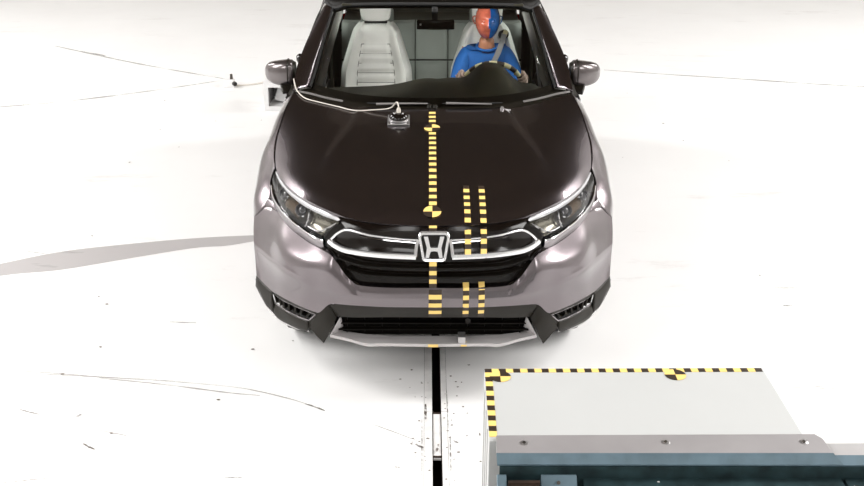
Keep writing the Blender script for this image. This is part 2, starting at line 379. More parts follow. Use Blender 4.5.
# ================================================================ barrier
def barrier():
    R = empty('crash_barrier', (.72, -1.7, 0), 'steel crash barrier with white deformable block, yellow and black tape on its top edges', 'barrier')
    b = MB(); b.prism([(.183, -1.13, .2), (1.195, -1.12, .2), (1.207, -1.60, .2), (.177, -1.60, .2)], (0, 0, .65))
    B = b.build('deformable_block', 'whiteblock', R, smooth=False, bevel=.002, label='white block facing the car')
    b = MB(); tape_box(b, (.184, -1.1435, .8502), (1.190, -1.1345, .8502), .0255, 39, 1); b.build('tape_strip', ['yellow', 'black_tape'], B, smooth=False, label='checkered tape along the front edge')
    b = MB(); tape_box(b, (.1975, -1.157, .8502), (.1915, -1.574, .8502), .0255, 13, 0); b.build('tape_strip', ['yellow', 'black_tape'], B, smooth=False, label='checkered tape along the left edge')
    for x, y in ((.238, -1.186), (.868, -1.172)):
        b = MB(); target(b, (x, y, .8512), .038); b.build('target_disc', ['yellow', 'black_tape'], B, smooth=False)
    b = MB()   # seam strips on the side sheet
    for y in (-1.25, -1.38, -1.5): b.box((.1825-(-y-1.13)*.012, y, .52), (.004, .008, .62))
    b.build('side_seam', 'paleend', B, smooth=False)
    b = MB(); b.prism([(.2, -1.582, .852), (1.238, -1.572, .852), (1.256, -1.60, .852), (1.262, -1.682, .852), (.195, -1.684, .852)], (0, 0, .010))
    P = b.build('cap_plate', 'plate', R, smooth=False, bevel=.002)
    for x, y in ((.287, -1.628), (.742, -1.622), (1.187, -1.620)):
        b = MB(); b.lathe([(0, .0008), (.013, .0008), (.015, 0)], (x, y, .862), n=20); w_ = b.build('washer', 'satin', P)
        b = MB(); b.lathe([(0, .0045), (.0045, .0045), (.006, .002), (.006, 0)], (x, y, .8627), n=6); b.build('screw', 'bolt', P)
    b = MB(); b.prism([(.195, -1.683, .862), (1.262, -1.681, .862), (1.292, -1.703, .832), (.198, -1.703, .832)], (0, .004, -.008))
    b.prism([(.198, -1.703, .832), (1.292, -1.703, .832), (1.292, -1.703, .826), (.198, -1.703, .826)], (0, .008, 0))
    b.build('folded_flange', 'blue', R, smooth=False, bevel=.0015, label='blue grey painted lip below the cap plate')
    # web, ribs and posts behind
    b = MB(); b.box((.80, -1.70, .468), (1.19, .012, .715)); b.build('web_panel', 'teal', R, smooth=False)
    for z, y, t in ((.775, -1.73, .014), (.725, -1.76, .016)):
        b = MB(); b.box((.88, y, z), (.82, .10, t)); b.build('rib', 'teal', R, smooth=False, bevel=.002)
    for x0, x1 in ((.198, .226), (.336, .448)):
        b = MB(); b.prism([(x0, -1.712, .80), (x1, -1.712, .80), (x1+.012, -1.83, .62), (x0, -1.83, .62)], (0, .03, -.02)); b.prism([(x0, -1.83, .62), (x1+.012, -1.83, .62), (x1+.012, -1.83, .05), (x0, -1.83, .05)], (0, .05, 0))
        p = b.build('post', 'blue', R, smooth=False, bevel=.002)
    b = MB(); b.lathe([(0, .004), (.006, .004), (.006, 0)], (.390, -1.731, .783), (0, -.83, .55), n=12); b.build('bolt', 'bolt', R)
    b = MB(); b.box((.281, -1.735, .74), (.10, .012, .10)); b.build('rusty_plate', 'rust', R, smooth=False, label='rusty brown plate between the posts')
    b = MB(); b.prism([(1.22, -1.612, .840), (1.85, -1.612, .845), (1.85, -1.683, .845), (1.22, -1.683, .840)], (0, 0, .012)); b.build('side_plate', 'paleend', R, smooth=False, bevel=.002, label='pale grey plate beyond the right end')
    b = MB(); b.prism([(1.22, -1.684, .855), (1.85, -1.684, .855), (1.85, -1.703, .83), (1.22, -1.703, .83)], (0, .003, -.03)); b.build('side_lip', 'blue', R, smooth=False)
    b = MB(); b.box((1.61, -1.705, .745), (.48, .012, .165)); b.build('web_panel', 'teal', R, smooth=False)
    b = MB(); b.box((1.58, -1.75, .775), (.56, .08, .014)); b.build('rib', 'teal', R, smooth=False)
    for x in (.32, 1.05, 1.72):
        b = MB(); b.box((x, -1.95, .36), (.12, .34, .72)); b.build('column', 'teal', R, smooth=False, bevel=.004)
    b = MB(); b.box((1.02, -2.0, .03), (1.66, .9, .06)); b.build('base_plate', 'teal', R, smooth=False, bevel=.004)
    b = MB(); b.box((1.02, -1.95, .64), (1.66, .26, .10)); b.build('beam', 'teal', R, smooth=False, bevel=.004)
    for i in range(26):
        x = random.uniform(.46, 1.8); z = random.choice((.7825, .7335)); y = random.uniform(-1.775, -1.72) if z > .76 else random.uniform(-1.80, -1.775)
        r = random.uniform(.001, .004)
        q = MB(); q.prism([(x+r*2*random.uniform(.5, 1.5)*math.cos(k*pi/3), y+r*math.sin(k*pi/3), z) for k in range(6)], (0, 0, .0008)); q.build('paint_chip', 'white' if i % 3 else 'bolt', R, smooth=False)
barrier()

# ================================================================ box and cables on the floor by the mirror
def floor_box():
    R = empty('equipment_box', (-1.40, 5.24, 0), 'small white open-fronted box on the floor below the left mirror', 'box')
    x0, x1, y0, y1, h, t = -1.51, -1.21, 5.12, 5.5, .26, .042
    b = MB()
    b.box(((x0+x1)/2, (y0+y1)/2, t/2), (x1-x0, y1-y0, t)); b.box(((x0+x1)/2, (y0+y1)/2, h-t/2), (x1-x0, y1-y0, t))
    for x in (x0+t/2, x1-t/2): b.box((x, (y0+y1)/2, h/2), (t, y1-y0, h-2*t))
    b.box(((x0+x1)/2, y1-.01, h/2), (x1-x0-2*t, .02, h-2*t)); b.build('housing', 'white', R, smooth=False)
    b = MB(); b.box((-1.35, 5.3, .12), (.13, .02, .17), rx=-.6, ry=.25); b.build('reflector_panel', 'white', R, smooth=False)
    b = MB(); b.grid([[(x0+t+.001, 5.13, t+.002), (x0+t+.001, 5.13, h-t-.002)], [(x0+t+.001, 5.47, t+.002), (x0+t+.001, 5.47, h-t-.002)], [(x1-t-.001, 5.47, t+.002), (x1-t-.001, 5.47, h-t-.002)]]); b.build('lining', 'paleend', R, smooth=False)
    R = empty('floor_camera', (-1.93, 5.97, 0), 'tiny white and black camera on the floor left of the car', 'camera')
    b = MB(); b.box((-1.97, 5.97, .035), (.10, .08, .07)); b.build('housing', 'white', R, smooth=False, bevel=.006)
    b = MB(); b.lathe([(0, .03), (.02, .03), (.024, 0)], (-1.915, 5.935, .038), (.5, -1, .1), n=14); b.build('lens', 'gloss_black', R)
    b = MB(); b.lathe([(0, .05), (.012, .05), (.016, 0)], (-1.95, 5.99, .07), n=12); b.build('knob', 'bolt', R)
    b = MB(); b.tube(cr([(-1.90, 5.97, .012), (-1.82, 6.0, .008), (-1.74, 6.03, .008), (-1.62, 6.12, .008), (-1.50, 6.16, .008), (-1.36, 6.0, .008)], 30), .007, 6)
    tag(b.build('cable', 'cable', label='thin pale cable on the floor from the tiny camera'), cat='cable')
    b = MB(); b.lathe([(0, .03), (.02, .03), (.02, 0)], (-1.60, 6.14, .015), (1, -.2, 0), n=10); tag(b.build('cable_plug', 'bolt', label='black plug on the floor cable left of the mirror'), cat='plug')
floor_box()

# ================================================================ the car (half-width curves in metres: x out, y back, z up; the other half is mirrored)
AX = .008
M['letter'] = mat('bright metal', (.85, .85, .86), .24, .85)
M['garnish'] = mat('dull silver garnish', (.30, .28, .29), .33, .9)
CAR = empty('car', (AX, 2.3, 0), 'dark grey metallic crash test car facing the camera with yellow and black tape on hood', 'car')
def CB(b, name, m, parent=CAR, **k): return b.build(name, m, parent, shift=(AX, 0, 0), **k)
def pair(b, name, m, parent=CAR, **k): return [CB(q, name, m, parent, **k) for q in (b, b.flipped())]
hood_front = [(0, .050, .929), (.2027, .066, .931), (.3322, .088, .938), (.4215, .118, .950), (.5093, .176, .962), (.6074, .274, .972), (.7137, .445, .975), (.779, .61, .978), (.806, .705, .990)]
hood_side = [(.806, .705, .990), (.820, .82, 1.016), (.8263, .95, 1.052), (.8189, 1.08, 1.095), (.8065, 1.22, 1.138), (.7806, 1.4, 1.1847)]
hood_rear = [(0, 1.16, 1.152), (.18, 1.17, 1.151), (.355, 1.19, 1.152), (.483, 1.23, 1.156), (.597, 1.28, 1.166), (.696, 1.34, 1.178), (.7806, 1.4, 1.1847)]
hood_mid = [(0, .050, .929), (0, .13, .962), (0, .30, 1.002), (0, .55, 1.055), (0, .85, 1.108), (0, 1.16, 1.152)]
def sm(a, b, x):
    t = max(0, min(1, (x-a)/(b-a))); return t*t*(3-2*t)
def hood_rows(nu=40, nv=44):
    c0, c1 = cr(hood_front, nu+1), cr(hood_rear, nu+1); d0, d1 = cr(hood_mid, nv+1), cr(hood_side, nv+1); R = []
    for j in range(nv+1):
        v = j/nv; row = []
        for i in range(nu+1):
            u = i/nu
            def coons(wu, k):
                corner = (1-wu)*(1-v)*c0[0][k]+wu*(1-v)*c0[-1][k]+(1-wu)*v*c1[0][k]+wu*v*c1[-1][k]
                return (1-v)*c0[i][k]+v*c1[i][k]+(1-wu)*d0[j][k]+wu*d1[j][k]-corner
            x, y = coons(u, 0), coons(u, 1)
            wz = .20*u+.80*u**4
            # z: ruled along v between the end curves, corrected with the two long edges
            z = (1-v)*c0[i].z+v*c1[i].z+(1-wz)*(d0[j].z-(1-v)*c0[0].z-v*c1[0].z)+wz*(d1[j].z-(1-v)*c0[-1].z-v*c1[-1].z)
            xc = .57-.16*sm(.35, 1.25, y)
            z += .012*(1-sm(xc-.020, xc+.020, x))*sm(.12, .5, v) + .006*math.sin(pi*v)*(1-u**4)
            row.append(Vector((x, y, z)))
        R.append(row)
    return R
HR = hood_rows()
b = MB(); b.grid([[Vector((-p.x, p.y, p.z)) for p in reversed(r[1:])]+r for r in HR])
# folded edge all round so the shut lines have depth
edge = [r[-1] for r in HR]; fe = HR[0]
b.grid([ext(fe), [p+Vector((0, .012, -.022)) for p in ext(fe)]])
for s in (1, -1): b.grid([[Vector((s*p.x, p.y, p.z)) for p in edge], [Vector((s*(p.x-.008), p.y, p.z-.03)) for p in edge]])
hood = CB(b, 'hood', 'paint', label='dark metallic hood')

# fenders
fsec = [[(.811, .705, .984), (.838, .700, .90), (.832, .655, .835), (.868, .635, .79), (.922, .645, .735)],
        [(.815, .745, .995), (.852, .745, .935), (.893, .73, .865), (.924, .71, .80), (.932, .70, .728)],
        [(.824, .82, 1.012), (.870, .815, .962), (.914, .80, .89), (.932, .79, .82), (.936, .78, .757)],
        [(.8305, .95, 1.048), (.876, .95, 1.014), (.913, .94, .955), (.932, .93, .85), (.937, .92, .772)],
        [(.823, 1.08, 1.091), (.862, 1.09, 1.06), (.893, 1.09, 1.005), (.926, 1.08, .88), (.933, 1.06, .738)],
        [(.8105, 1.22, 1.134), (.848, 1.23, 1.105), (.876, 1.24, 1.05), (.913, 1.24, .88), (.925, 1.23, .61)],
        [(.7850, 1.395, 1.180), (.832, 1.395, 1.135), (.862, 1.395, 1.075), (.905, 1.39, .88), (.903, 1.315, .37)],
        [(.7848, 1.403, 1.181), (.832, 1.403, 1.136), (.862, 1.403, 1.076), (.905, 1.403, .88), (.895, 1.403, .31)]]
b = MB(); b.grid(patch(fsec, 5, 5)); b.grid(strip([(.780, .532, .803), (.868, .639, .788)], [(.826, .66, .835), (.838, .662, .838)], 8, 3, .004, (.5, -.7, .5), lin))
FEND = pair(b, 'fender', 'paint', thick=.003, off=0)

# bumper skin
T = [(0, -.02, .648), (.20, -.008, .643), (.34, .02, .641), (.387, .0416, .657), (.42, .055, .69), (.452, .068, .735), (.485, .090, .768), (.544, .158, .772), (.6125, .24, .775), (.715, .387, .790), (.785, .535, .808), (.868, .635, .79), (.922, .645, .735)]
Cc = [(0, -.03, .5965), (.2, -.02, .592), (.32, .002, .588), (.36, .012, .588), (.40, .022, .592), (.44, .034, .597), (.49, .055, .601), (.56, .10, .608), (.638, .146, .616), (.73, .235, .624), (.81, .36, .620), (.874, .47, .625), (.914, .54, .64)]
Bl = [(0, -.02, .5476), (.2, -.008, .543), (.31, .012, .538), (.36, .022, .536), (.40, .032, .534), (.44, .047, .530), (.497, .071, .517), (.5586, .10, .4576), (.646, .162, .462), (.728, .24, .464), (.80, .335, .458), (.855, .405, .47), (.897, .455, .49)]
def midrow(A, B_, t, o):
    out = []
    for i, (a, c) in enumerate(zip(A, B_)):
        k = min(1, max(0, (i-3)/4))*(1 if i < 10 else (.55, .2, .0)[i-10]); n = Vector((.25+.5*i/12, -.8, .45)).normalized()
        out.append(Vector(a).lerp(Vector(c), t)+n*o*(.12+.88*k))
    return out
top = patch([T, midrow(T, Cc, .5, .022), Cc], 6, 6); lowp = patch([Cc, midrow(Cc, Bl, .5, -.010), Bl], 6, 4)
g = top+lowp[1:]
gi = [[Vector(p)+Vector((0, .03, .006)) for p in g[0]]]+g+[[Vector(p)+Vector((-.004 if p.x > .01 else 0, .02, .0)) for p in g[-1]]]
b = MB(); b.grid([ext(r) for r in gi]); BUMP = CB(b, 'bumper', 'paint', angle=28)

# lower black trim, fog lamp recesses, silver lip
trimT = [p for p in Bl[:7]]; trimB = [(0, .022, .474), (.24, .036, .468), (.36, .058, .455), (.42, .075, .449), (.463, .0925, .4437)]
b = MB(); g = strip([Vector(p)+Vector((0, .004, 0)) for p in trimT], trimB, 30, 4, .004); b.grid([ext(r) for r in g])
g2 = [g[-1], [p+Vector((0, .06, .0)) for p in g[-1]]]; b.grid([ext(r) for r in g2])
TRIM = CB(b, 'lower_trim', 'trim')
inner = [(.463, .0925, .4437), (.482, .070, .402), (.531, .090, .300)]; outer = [(.497, .074, .517), (.5586, .103, .4576), (.609, .140, .372)]
b = MB(); g = strip(inner, outer, 14, 3, .006); b.grid(g)
for e in (g[0], g[-1]): b.grid([e, [p+Vector((0, .05, 0)) for p in e]])
b.grid([[r[-1] for r in g], [r[-1]+Vector((0, .06, 0)) for r in g]])
pair(b, 'corner_trim', 'trim', thick=.002, off=0)
fog_t = [(.5655, .108, .446), (.6482, .169, .450), (.7307, .248, .448), (.815, .385, .430)]
fog_b = [(.6034, .138, .399), (.6505, .172, .398), (.7163, .235, .398), (.797, .345, .392)]
sil = [(.609, .140, .345), (.62, .150, .333), (.70, .222, .326), (.7784, .300, .330), (.8507, .385, .365), (.8949, .445, .42), (.905, .462, .47)]
b = MB()
b.grid(strip([Bl[7], Bl[8], Bl[9], (.805, .345, .457)], fog_t, 20, 3, .004))
b.grid(strip(fog_b, sil[:4]+[(.80, .325, .343)], 20, 4, .006))
b.grid(strip([(.805, .345, .457), (.855, .405, .47), (.897, .455, .49)], [(.800, .33, .340), (.852, .39, .366), (.905, .462, .43)], 10, 5, .004))
b.grid(strip([fog_t[-1], fog_b[-1]], [(.806, .347, .455), (.801, .332, .345)], 8, 2, 0, mode=lin))
b.grid(strip([(.5586, .10, .4576), (.5655, .108, .446)], [(.609, .140, .350), (.6034, .138, .399)], 6, 2, 0, mode=lin))
FT = pair(b, 'fog_trim', 'trim', thick=.003, off=0)
b = MB(); loop = fog_t+fog_b[::-1]; b.sweep([(-.0025, -.0025), (.0025, -.0025), (.0025, .0025), (-.0025, .0025)], lin(loop+[loop[0]], 60)[:-1], up=(.3, -.9, .2), closed=True)
for p_, f_ in zip(pair(b, 'fog_surround', 'garnish'), FT): pass
b = MB(); b.grid(strip(shift(fog_t, (.0, .05, .01)), shift(fog_b, (0, .05, -.01)), 16, 3)); pair(b, 'fog_recess', 'lampblack')
for k in range(7):
    t = (k+.7)/7.4; a, c = lin(fog_t, 50)[int(t*49)], lin(fog_b, 50)[int(t*49)]
    b = MB(); b.sweep([(-.004, -.016), (.004, -.016), (.004, .016), (-.004, .016)], [a+Vector((-.004, .022, 0)), c+Vector((-.004, .022, 0))], up=(.4, -.9, 0)); pair(b, 'fog_louver', 'trim')
b = MB(); sl = strip([sil[0], sil[2], sil[3], sil[4], sil[6]], shift([sil[0], sil[2], sil[3], sil[4], sil[6]], (-.004, .012, -.016)), 24, 2); b.grid(sl); pair(b, 'chin_strip', 'satin', thick=.003, off=0)
# lip
lt = [(0, .115, .327), (.25, .125, .325), (.36, .135, .330), (.44, .15, .336)]
lb = [(0, .03, .328), (.2568, .0466, .322), (.3098, .0505, .318), (.36, .062, .323), (.4024, .0783, .329), (.5009, .1079, .3377)]
b = MB(); g = strip(lt, lb, 40, 3, .002, (0, -.2, 1)); b.grid([ext(r) for r in g])
g = [g[-1], [p+Vector((0, .012, -.022)) for p in g[-1]], [p+Vector((0, .10, -.030)) for p in g[-1]]]; b.grid([ext(r) for r in g]); LIP = CB(b, 'skid_lip', 'silverpaint', label='silver skid plate lip')
b = MB(); b.prism([(.450, .090, .438), (.500, .106, .338), (.442, .15, .336)], (-.006, .012, 0)); pair(b, 'lip_wing', 'silverpaint', smooth=False)
b = MB(); b.box((0, .16, .395), (.96, .01, .16)); CB(b, 'intake_backing', 'deepblack', smooth=False)
for z in (.36, .395, .43):
    b = MB(); b.box((0, .13, z), (.92, .03, .006)); CB(b, 'intake_bar', 'deepblack', smooth=False)
for k in range(11):
    b = MB(); b.box((-.42+.084*k, .145, .395), (.006, .02, .12)); CB(b, 'intake_rib', 'deepblack', smooth=False)
b = MB(); b.box((.135, .07, .342), (.036, .06, .036)); CB(b, 'tow_cover', 'satin', bevel=.004, smooth=False, label='small silver block in the lower intake')
b = MB(); b.lathe([(0, .01), (.014, .01), (.016, 0)], (.165, .10, .42), (0, -1, .2), n=12); CB(b, 'sensor_button', 'gloss_black')

# grille
gt = [(0, .085, .918), (.2033, .10, .918), (.3192, .115, .925), (.4084, .14, .932), (.44, .16, .935)]
gb = [(0, .02, .646), (.20, .03, .641), (.34, .055, .641), (.39, .075, .657), (.455, .11, .735), (.50, .15, .775)]
gmid = [(0, .05, .79), (.2, .06, .79), (.35, .09, .80), (.45, .13, .82), (.52, .17, .84)]
b = MB(); A, Bm, Dm = cr(gt, 30), cr(gmid, 30), cr(gb, 30); b.grid([ext(A), ext(Bm), ext(Dm)]); GR = CB(b, 'grille', 'gloss_black', label='gloss black grille')
ntop = [(0, .052, .922), (.2027, .068, .924), (.3322, .090, .930), (.4215, .120, .942), (.45, .135, .946)]
gup = [(0, .0301, .897), (.0737, .034, .868), (.1565, .040, .871), (.2945, .054, .884), (.4067, .088, .8975)]
b = MB(); b.grid([ext(r) for r in strip(ntop, gup, 26, 3, .004)]); CB(b, 'grille_cap', 'gloss_black', GR)
wing_up = [(.078, .026, .868), (.1565, .032, .871), (.2945, .046, .884), (.4067, .080, .8975), (.4453, .096, .8746), (.4859, .118, .828)]
wing_lo = [(.083, -.010, .8015), (.2, -.003, .8035), (.2804, .009, .805), (.3649, .037, .8045), (.4173, .060, .806), (.4604, .084, .817), (.490, .108, .830)]
bar = [(-.006, -.009), (.006, -.009), (.009, 0), (.006, .009), (-.006, .009)]
b = MB(); b.sweep([(x*.7, z*.5) for x, z in bar], cr(wing_up, 40)); pair(b, 'chrome_bar', 'letter', GR)
b = MB(); b.sweep([(x*1.2, z*1.25) for x, z in bar], cr(wing_lo, 40)); pair(b, 'chrome_bar', 'letter', GR)
b = MB(); b.sweep([(x*.6, z*.35) for x, z in bar], cr([(.085, .030, .866-.012), (.2486, .040, .866), (.345, .062, .874)], 20)); pair(b, 'chrome_line', 'chrome', GR)
b = MB(); b.sweep([(x*1.3, z*.8) for x, z in bar], lin([(.074, .020, .874), (.080, .008, .85), (.086, -.008, .80)], 8), up=(1, 0, 0)); pair(b, 'chrome_link', 'chrome', GR)
b = MB(); b.grid(strip(shift(wing_up[:5], (0, .012, 0)), shift(wing_lo[:6], (0, .02, 0)), 30, 4, -.006)); pair(b, 'wing_panel', 'gloss_black', GR)
for zc, ze, xe in ((.748, .765, .445), (.703, .712, .405)):
    p = cr([(0, -.012, zc), (.2, -.002, zc), (.33, .022, zc+.001), (xe, .07, ze)], 30); b = MB(); b.sweep([(-.018, -.005), (.008, -.008), (.012, .002), (-.018, .005)], ext(p)); CB(b, 'slat', 'deepblack', GR)
b = MB(); b.grid(strip([(.340, .02, .641), (.387, .0416, .657), (.452, .068, .735), (.485, .090, .768), (.530, .14, .775)], [(.335, .08, .643), (.38, .09, .66), (.445, .12, .737), (.48, .14, .77), (.52, .17, .78)], 20, 2)); pair(b, 'grille_side', 'trim', GR)
# emblem: rounded frame and upright letter H

def on_grille(x, z, d=0): return Vector((x, .036-(.915-z)*.42-.004-d, z))
def rr(hw_t, hw_b, zt, zb, rad, n=5):
    pts = []
    for cx, cz, a0 in ((hw_t-rad, zt-rad, 0), (-hw_t+rad, zt-rad, pi/2), (-hw_b+rad, zb+rad, pi), (hw_b-rad, zb+rad, 3*pi/2)):
        for k in range(n): a = a0+pi/2*k/(n-1); pts.append((cx+rad*math.cos(a), cz+rad*math.sin(a)))
    return pts
o_, i_ = rr(.072, .056, .912, .785, .020), rr(.060, .045, .899, .797, .013)
b = MB(); b.prism([on_grille(x, z, .0) for x, z in o_], (0, .02, .004)); EM = CB(b, 'emblem', 'gloss_black', GR)
EMP = CAR
b = MB(); n = len(o_)
b.grid([[on_grille(x, z, d) for x, z in q] for q, d in ((o_, .0), (o_, .008), ([(x*.95, .8485+(z-.8485)*.95) for x, z in o_], .012), (i_, .010), (i_, .0))], closed=True)
CB(b, 'emblem_ring', 'letter', GR)
b = MB()
for s in (1, -1): b.prism([on_grille(s*x, z, .014) for x, z in ((.047, .893), (.028, .893), (.021, .862), (.0165, .846), (0, .846), (0, .832), (.0155, .830), (.020, .816), (.024, .803), (.039, .803), (.033, .845))], (0, .012, 0))
CB(b, 'emblem_letter', 'letter', GR, smooth=False, label='chrome letter H')

# headlights
lens_top = [(.4216, .125, .935), (.5095, .182, .949), (.6076, .280, .957), (.710, .448, .960), (.7784, .615, .961), (.803, .695, .970)]
lens_low = [(.520, .160, .812), (.545, .172, .813), (.61, .240, .823), (.706, .376, .836), (.7765, .520, .852), (.812, .625, .870), (.822, .67, .90)]
garn_low = [(.515, .150, .772), (.544, .163, .775), (.6125, .245, .778), (.715, .392, .793), (.785, .54, .811), (.828, .655, .83), (.838, .70, .88)]
def head(s):
    f = (lambda p: p) if s > 0 else (lambda p: Vector((-p[0], p[1], p[2])))
    R = empty_child('headlight', (s*.66+AX, .38, .88))
    def C2(b, *a, **k):
        if s < 0: b = b.flipped()
        return CB(b, *a, parent=R, **k)
    b = MB(); g = strip(lens_top, lens_low, 30, 6, .012, (.5, -.7, .6)); b.grid(g); C2(b, 'lens', 'lensglass')
    b = MB(); g = strip(shift(lens_top, (-.02, .03, -.015)), shift(lens_low, (-.02, .05, -.01)), 30, 6, -.03, (.5, -.7, .6)); b.grid(g); C2(b, 'housing', 'lampblack')
    b = MB(); b.grid(strip(shift(lens_low, (.003, -.002, 0)), garn_low, 36, 5, .006, (.4, -.8, .2))); C2(b, 'garnish', 'garnish', label='silver strip below the lens')
    b = MB(); p = cr(shift(lens_low, (.004, -.005, .002)), 40); b.tube(p, .0045, 6); C2(b, 'chrome_edge', 'chrome')
    # bright running-light strip under the hood edge
    tt = shift(lens_top, (0, .004, -.004)); tl = [Vector(p)+Vector((0, -.006, -.022)) for p in tt]; tl[0] = Vector((.448, .132, .920))
    b = MB(); b.grid(strip(tt, tl, 36, 4, .006, (.4, -.7, .5))); C2(b, 'light_strip', 'drl', label='white running light strip')
    b = MB(); b.grid(strip([(.440, .135, .915), (.52, .19, .925), (.57, .235, .925)], [(.525, .170, .830), (.56, .20, .838), (.60, .245, .845)], 16, 5, -.02, (.4, -.8, .4))); C2(b, 'inner_reflector', 'reflector')
    for c, r in (((.635, .355, .888), .026), ((.728, .510, .912), .026)):
        b = MB(); ax = (.35, -.9, .35); b.lathe([(r*1.35, .012), (r*1.18, .022), (r, .012), (r*.9, -.02)], c, ax, n=28); C2(b, 'lamp_ring', 'chrome')
        b = MB(); b.lathe([(0, .022), (r*.4, .020), (r*.7, .012), (r*.92, -.004)], c, ax, n=24); C2(b, 'projector', 'projector')
    b = MB(); b.tube(cr([(.585, .26, .945), (.592, .255, .905), (.60, .247, .872), (.615, .255, .845)], 14), .006, 6); C2(b, 'divider', 'chrome')
    b = MB(); b.tube(cr([(.455, .14, .905), (.50, .16, .872), (.545, .187, .846), (.60, .243, .848)], 18), .005, 6); C2(b, 'reflector_edge', 'chrome')
    b = MB(); b.grid(strip([(.66, .36, .845), (.74, .485, .862)], [(.64, .35, .925), (.74, .52, .93)], 10, 3, -.02, (.4, -.8, .4))); C2(b, 'amber_reflector', 'lampamber')
def empty_child(name, loc):
    o = bpy.data.objects.new(name, None); COL.objects.link(o); o.location = Vector(loc)-ROOTLOC[CAR.name]; o.parent = CAR; o.empty_display_size = .05
    ROOTLOC[o.name] = Vector(loc); return o
M['drl'] = mat('white lamp strip', (.80, .80, .82), .18, .25, .5)
M['reflector'] = mat('lamp reflector', (.20, .19, .16), .22, .9)
M['projector'] = mat('projector lens', (.03, .03, .035), .04, 0, 1.)
head(1); head(-1)

# cowl, wipers
ws_bot = [(0, 1.215, 1.170), (.2371, 1.235, 1.170), (.4279, 1.30, 1.172), (.5802, 1.40, 1.178), (.695, 1.515, 1.186)]
ws_top = [(0, 2.0, 1.5642), (.2561, 2.01, 1.5616), (.4378, 2.04, 1.553), (.5305, 2.065, 1.543), (.6001, 2.10, 1.5191)]
apil_in = [(.695, 1.515, 1.186), (.6735, 1.66, 1.2513), (.6532, 1.80, 1.331), (.627, 1.95, 1.427), (.6001, 2.10, 1.5191)]
apil = [(.790, 1.43, 1.188), (.7838, 1.62, 1.2728), (.7593, 1.80, 1.3461), (.7102, 2.0, 1.4482), (.660, 2.15, 1.5349), (.645, 2.3, 1.575)]
b = MB(); b.grid([ext(r) for r in strip(shift(hood_rear, (0, .004, -.022)), shift(ws_bot+[(.76, 1.47, 1.19)], (0, .01, -.008)), 30, 3, -.006, (0, 0, 1))]); COWL = CB(b, 'cowl', 'trim')
def wiper(P, piv, arm):
    R = empty_child('wiper', Vector(piv)+Vector((AX, 0, 0)))
    b = MB(); b.tube(cr(P, 16), .005, 6, scales=[.6+.4*math.sin(pi*i/15) for i in range(16)]); CB(b, 'blade', 'rubber', R)
    b = MB(); b.tube(cr(arm, 16), .0055, 6, scales=[1.3-.6*i/15 for i in range(16)]); CB(b, 'arm', 'wiperarm', R)
    b = MB(); b.lathe([(0, .018), (.012, .016), (.016, 0)], piv, n=14); CB(b, 'pivot', 'trim', R)
M['wiperarm'] = mat('wiper arm grey', (.25, .24, .235), .35, .3)
wiper([(-.36, 1.215, 1.180), (-.2, 1.20, 1.178), (-.02, 1.20, 1.182)], (-.02, 1.185, 1.165), [(-.31, 1.188, 1.182), (-.17, 1.186, 1.186), (-.03, 1.187, 1.186)])
wiper([(.05, 1.20, 1.182), (.2, 1.20, 1.182), (.38, 1.22, 1.182)], (.01, 1.185, 1.165), [(.07, 1.188, 1.188), (.2, 1.188, 1.186), (.32, 1.192, 1.182)])
b = MB(); b.lathe([(0, .02), (.008, .02), (.012, 0)], (.375, 1.17, 1.155), (0, -.3, 1), n=10); b.box((.40, 1.165, 1.160), (.045, .008, .006), rz=-.5); CB(b, 'washer_nozzle', 'satin', smooth=False)
b = MB(); b.sweep([(-.006, -.004), (.006, -.004), (.006, .004), (-.006, .004)], cr([(.77, 1.415, 1.193), (.69, 1.38, 1.188), (.60, 1.325, 1.180), (.50, 1.275, 1.174)], 16)); pair(b, 'cowl_seal', 'wiperarm')

# windscreen
def ws_pt(u, v):
    i = int(round(u*24)); a, c = WB[i], WT[i]; s = WS[int(round(v*16))]; lin_ = a.lerp(c, v)
    return lin_+(s-WB[-1].lerp(WT[-1], v))*u+Vector((0, -.5, .85))*(.022*math.sin(pi*v)*(1-.6*u*u))
WB, WT, WS = cr(ws_bot, 25), cr(ws_top, 25), cr(apil_in, 17)
G = [[ws_pt(i/24, j/16) for i in range(25)] for j in range(17)]
b = MB(); b.grid([ext(r) for r in G]); CB(b, 'windscreen', 'glass')
b = MB(); off = Vector((0, .004, -.007))
b.grid([[p+off for p in ext(r)] for r in (G[0], [G[1][i].lerp(G[2][i], .10) for i in range(25)])])
b.grid([[p+off for p in ext(r)] for r in ([G[16][i].lerp(G[15][i], .35+.0*i) for i in range(25)], G[16])])
for s in (1, -1): b.grid([[Vector((s*p.x, p.y, p.z))+off for p in (r[24], r[24].lerp(r[23], .9))] for r in G])
CB(b, 'windscreen_border', 'trim')
# pillars, roof, rails
# black tube added along the front edge of the roof to hide lamp glints
b = MB(); b.tube(cr(ext(shift(ws_top, (0, .004, .004))+[(.655, 2.19, 1.545)]), 50), .012, 6); CB(b, 'roof_glint_cover', 'rubber')
rail = [(.645, 2.3, 1.575), (.632, 2.6, 1.61), (.625, 3.1, 1.635), (.612, 3.7, 1.605), (.59, 4.15, 1.55)]
b = MB(); g = strip(shift(apil_in, (.004, 0, .004)), apil[:5], 30, 4, .014, (.5, -.6, .6)); b.grid(g)
b.grid([[r_ for r_ in g[-1]], [p+Vector((-.03, .04, -.01)) for p in g[-1]]]); pair(b, 'pillar', 'paint', thick=.004, off=0)
b = MB(); b.tube(cr(shift(apil_in, (.006, -.004, .006)), 24), .006, 6); pair(b, 'pillar_seal', 'rubber')
b = MB(); g = strip(shift(apil_in, (-.050, .07, -.03)), [Vector(p)+Vector((-.02, .06, -.03)) for p in apil[:5]], 20, 3); b.grid(g); pair(b, 'pillar_lining', 'lightin', thick=.004, off=0)
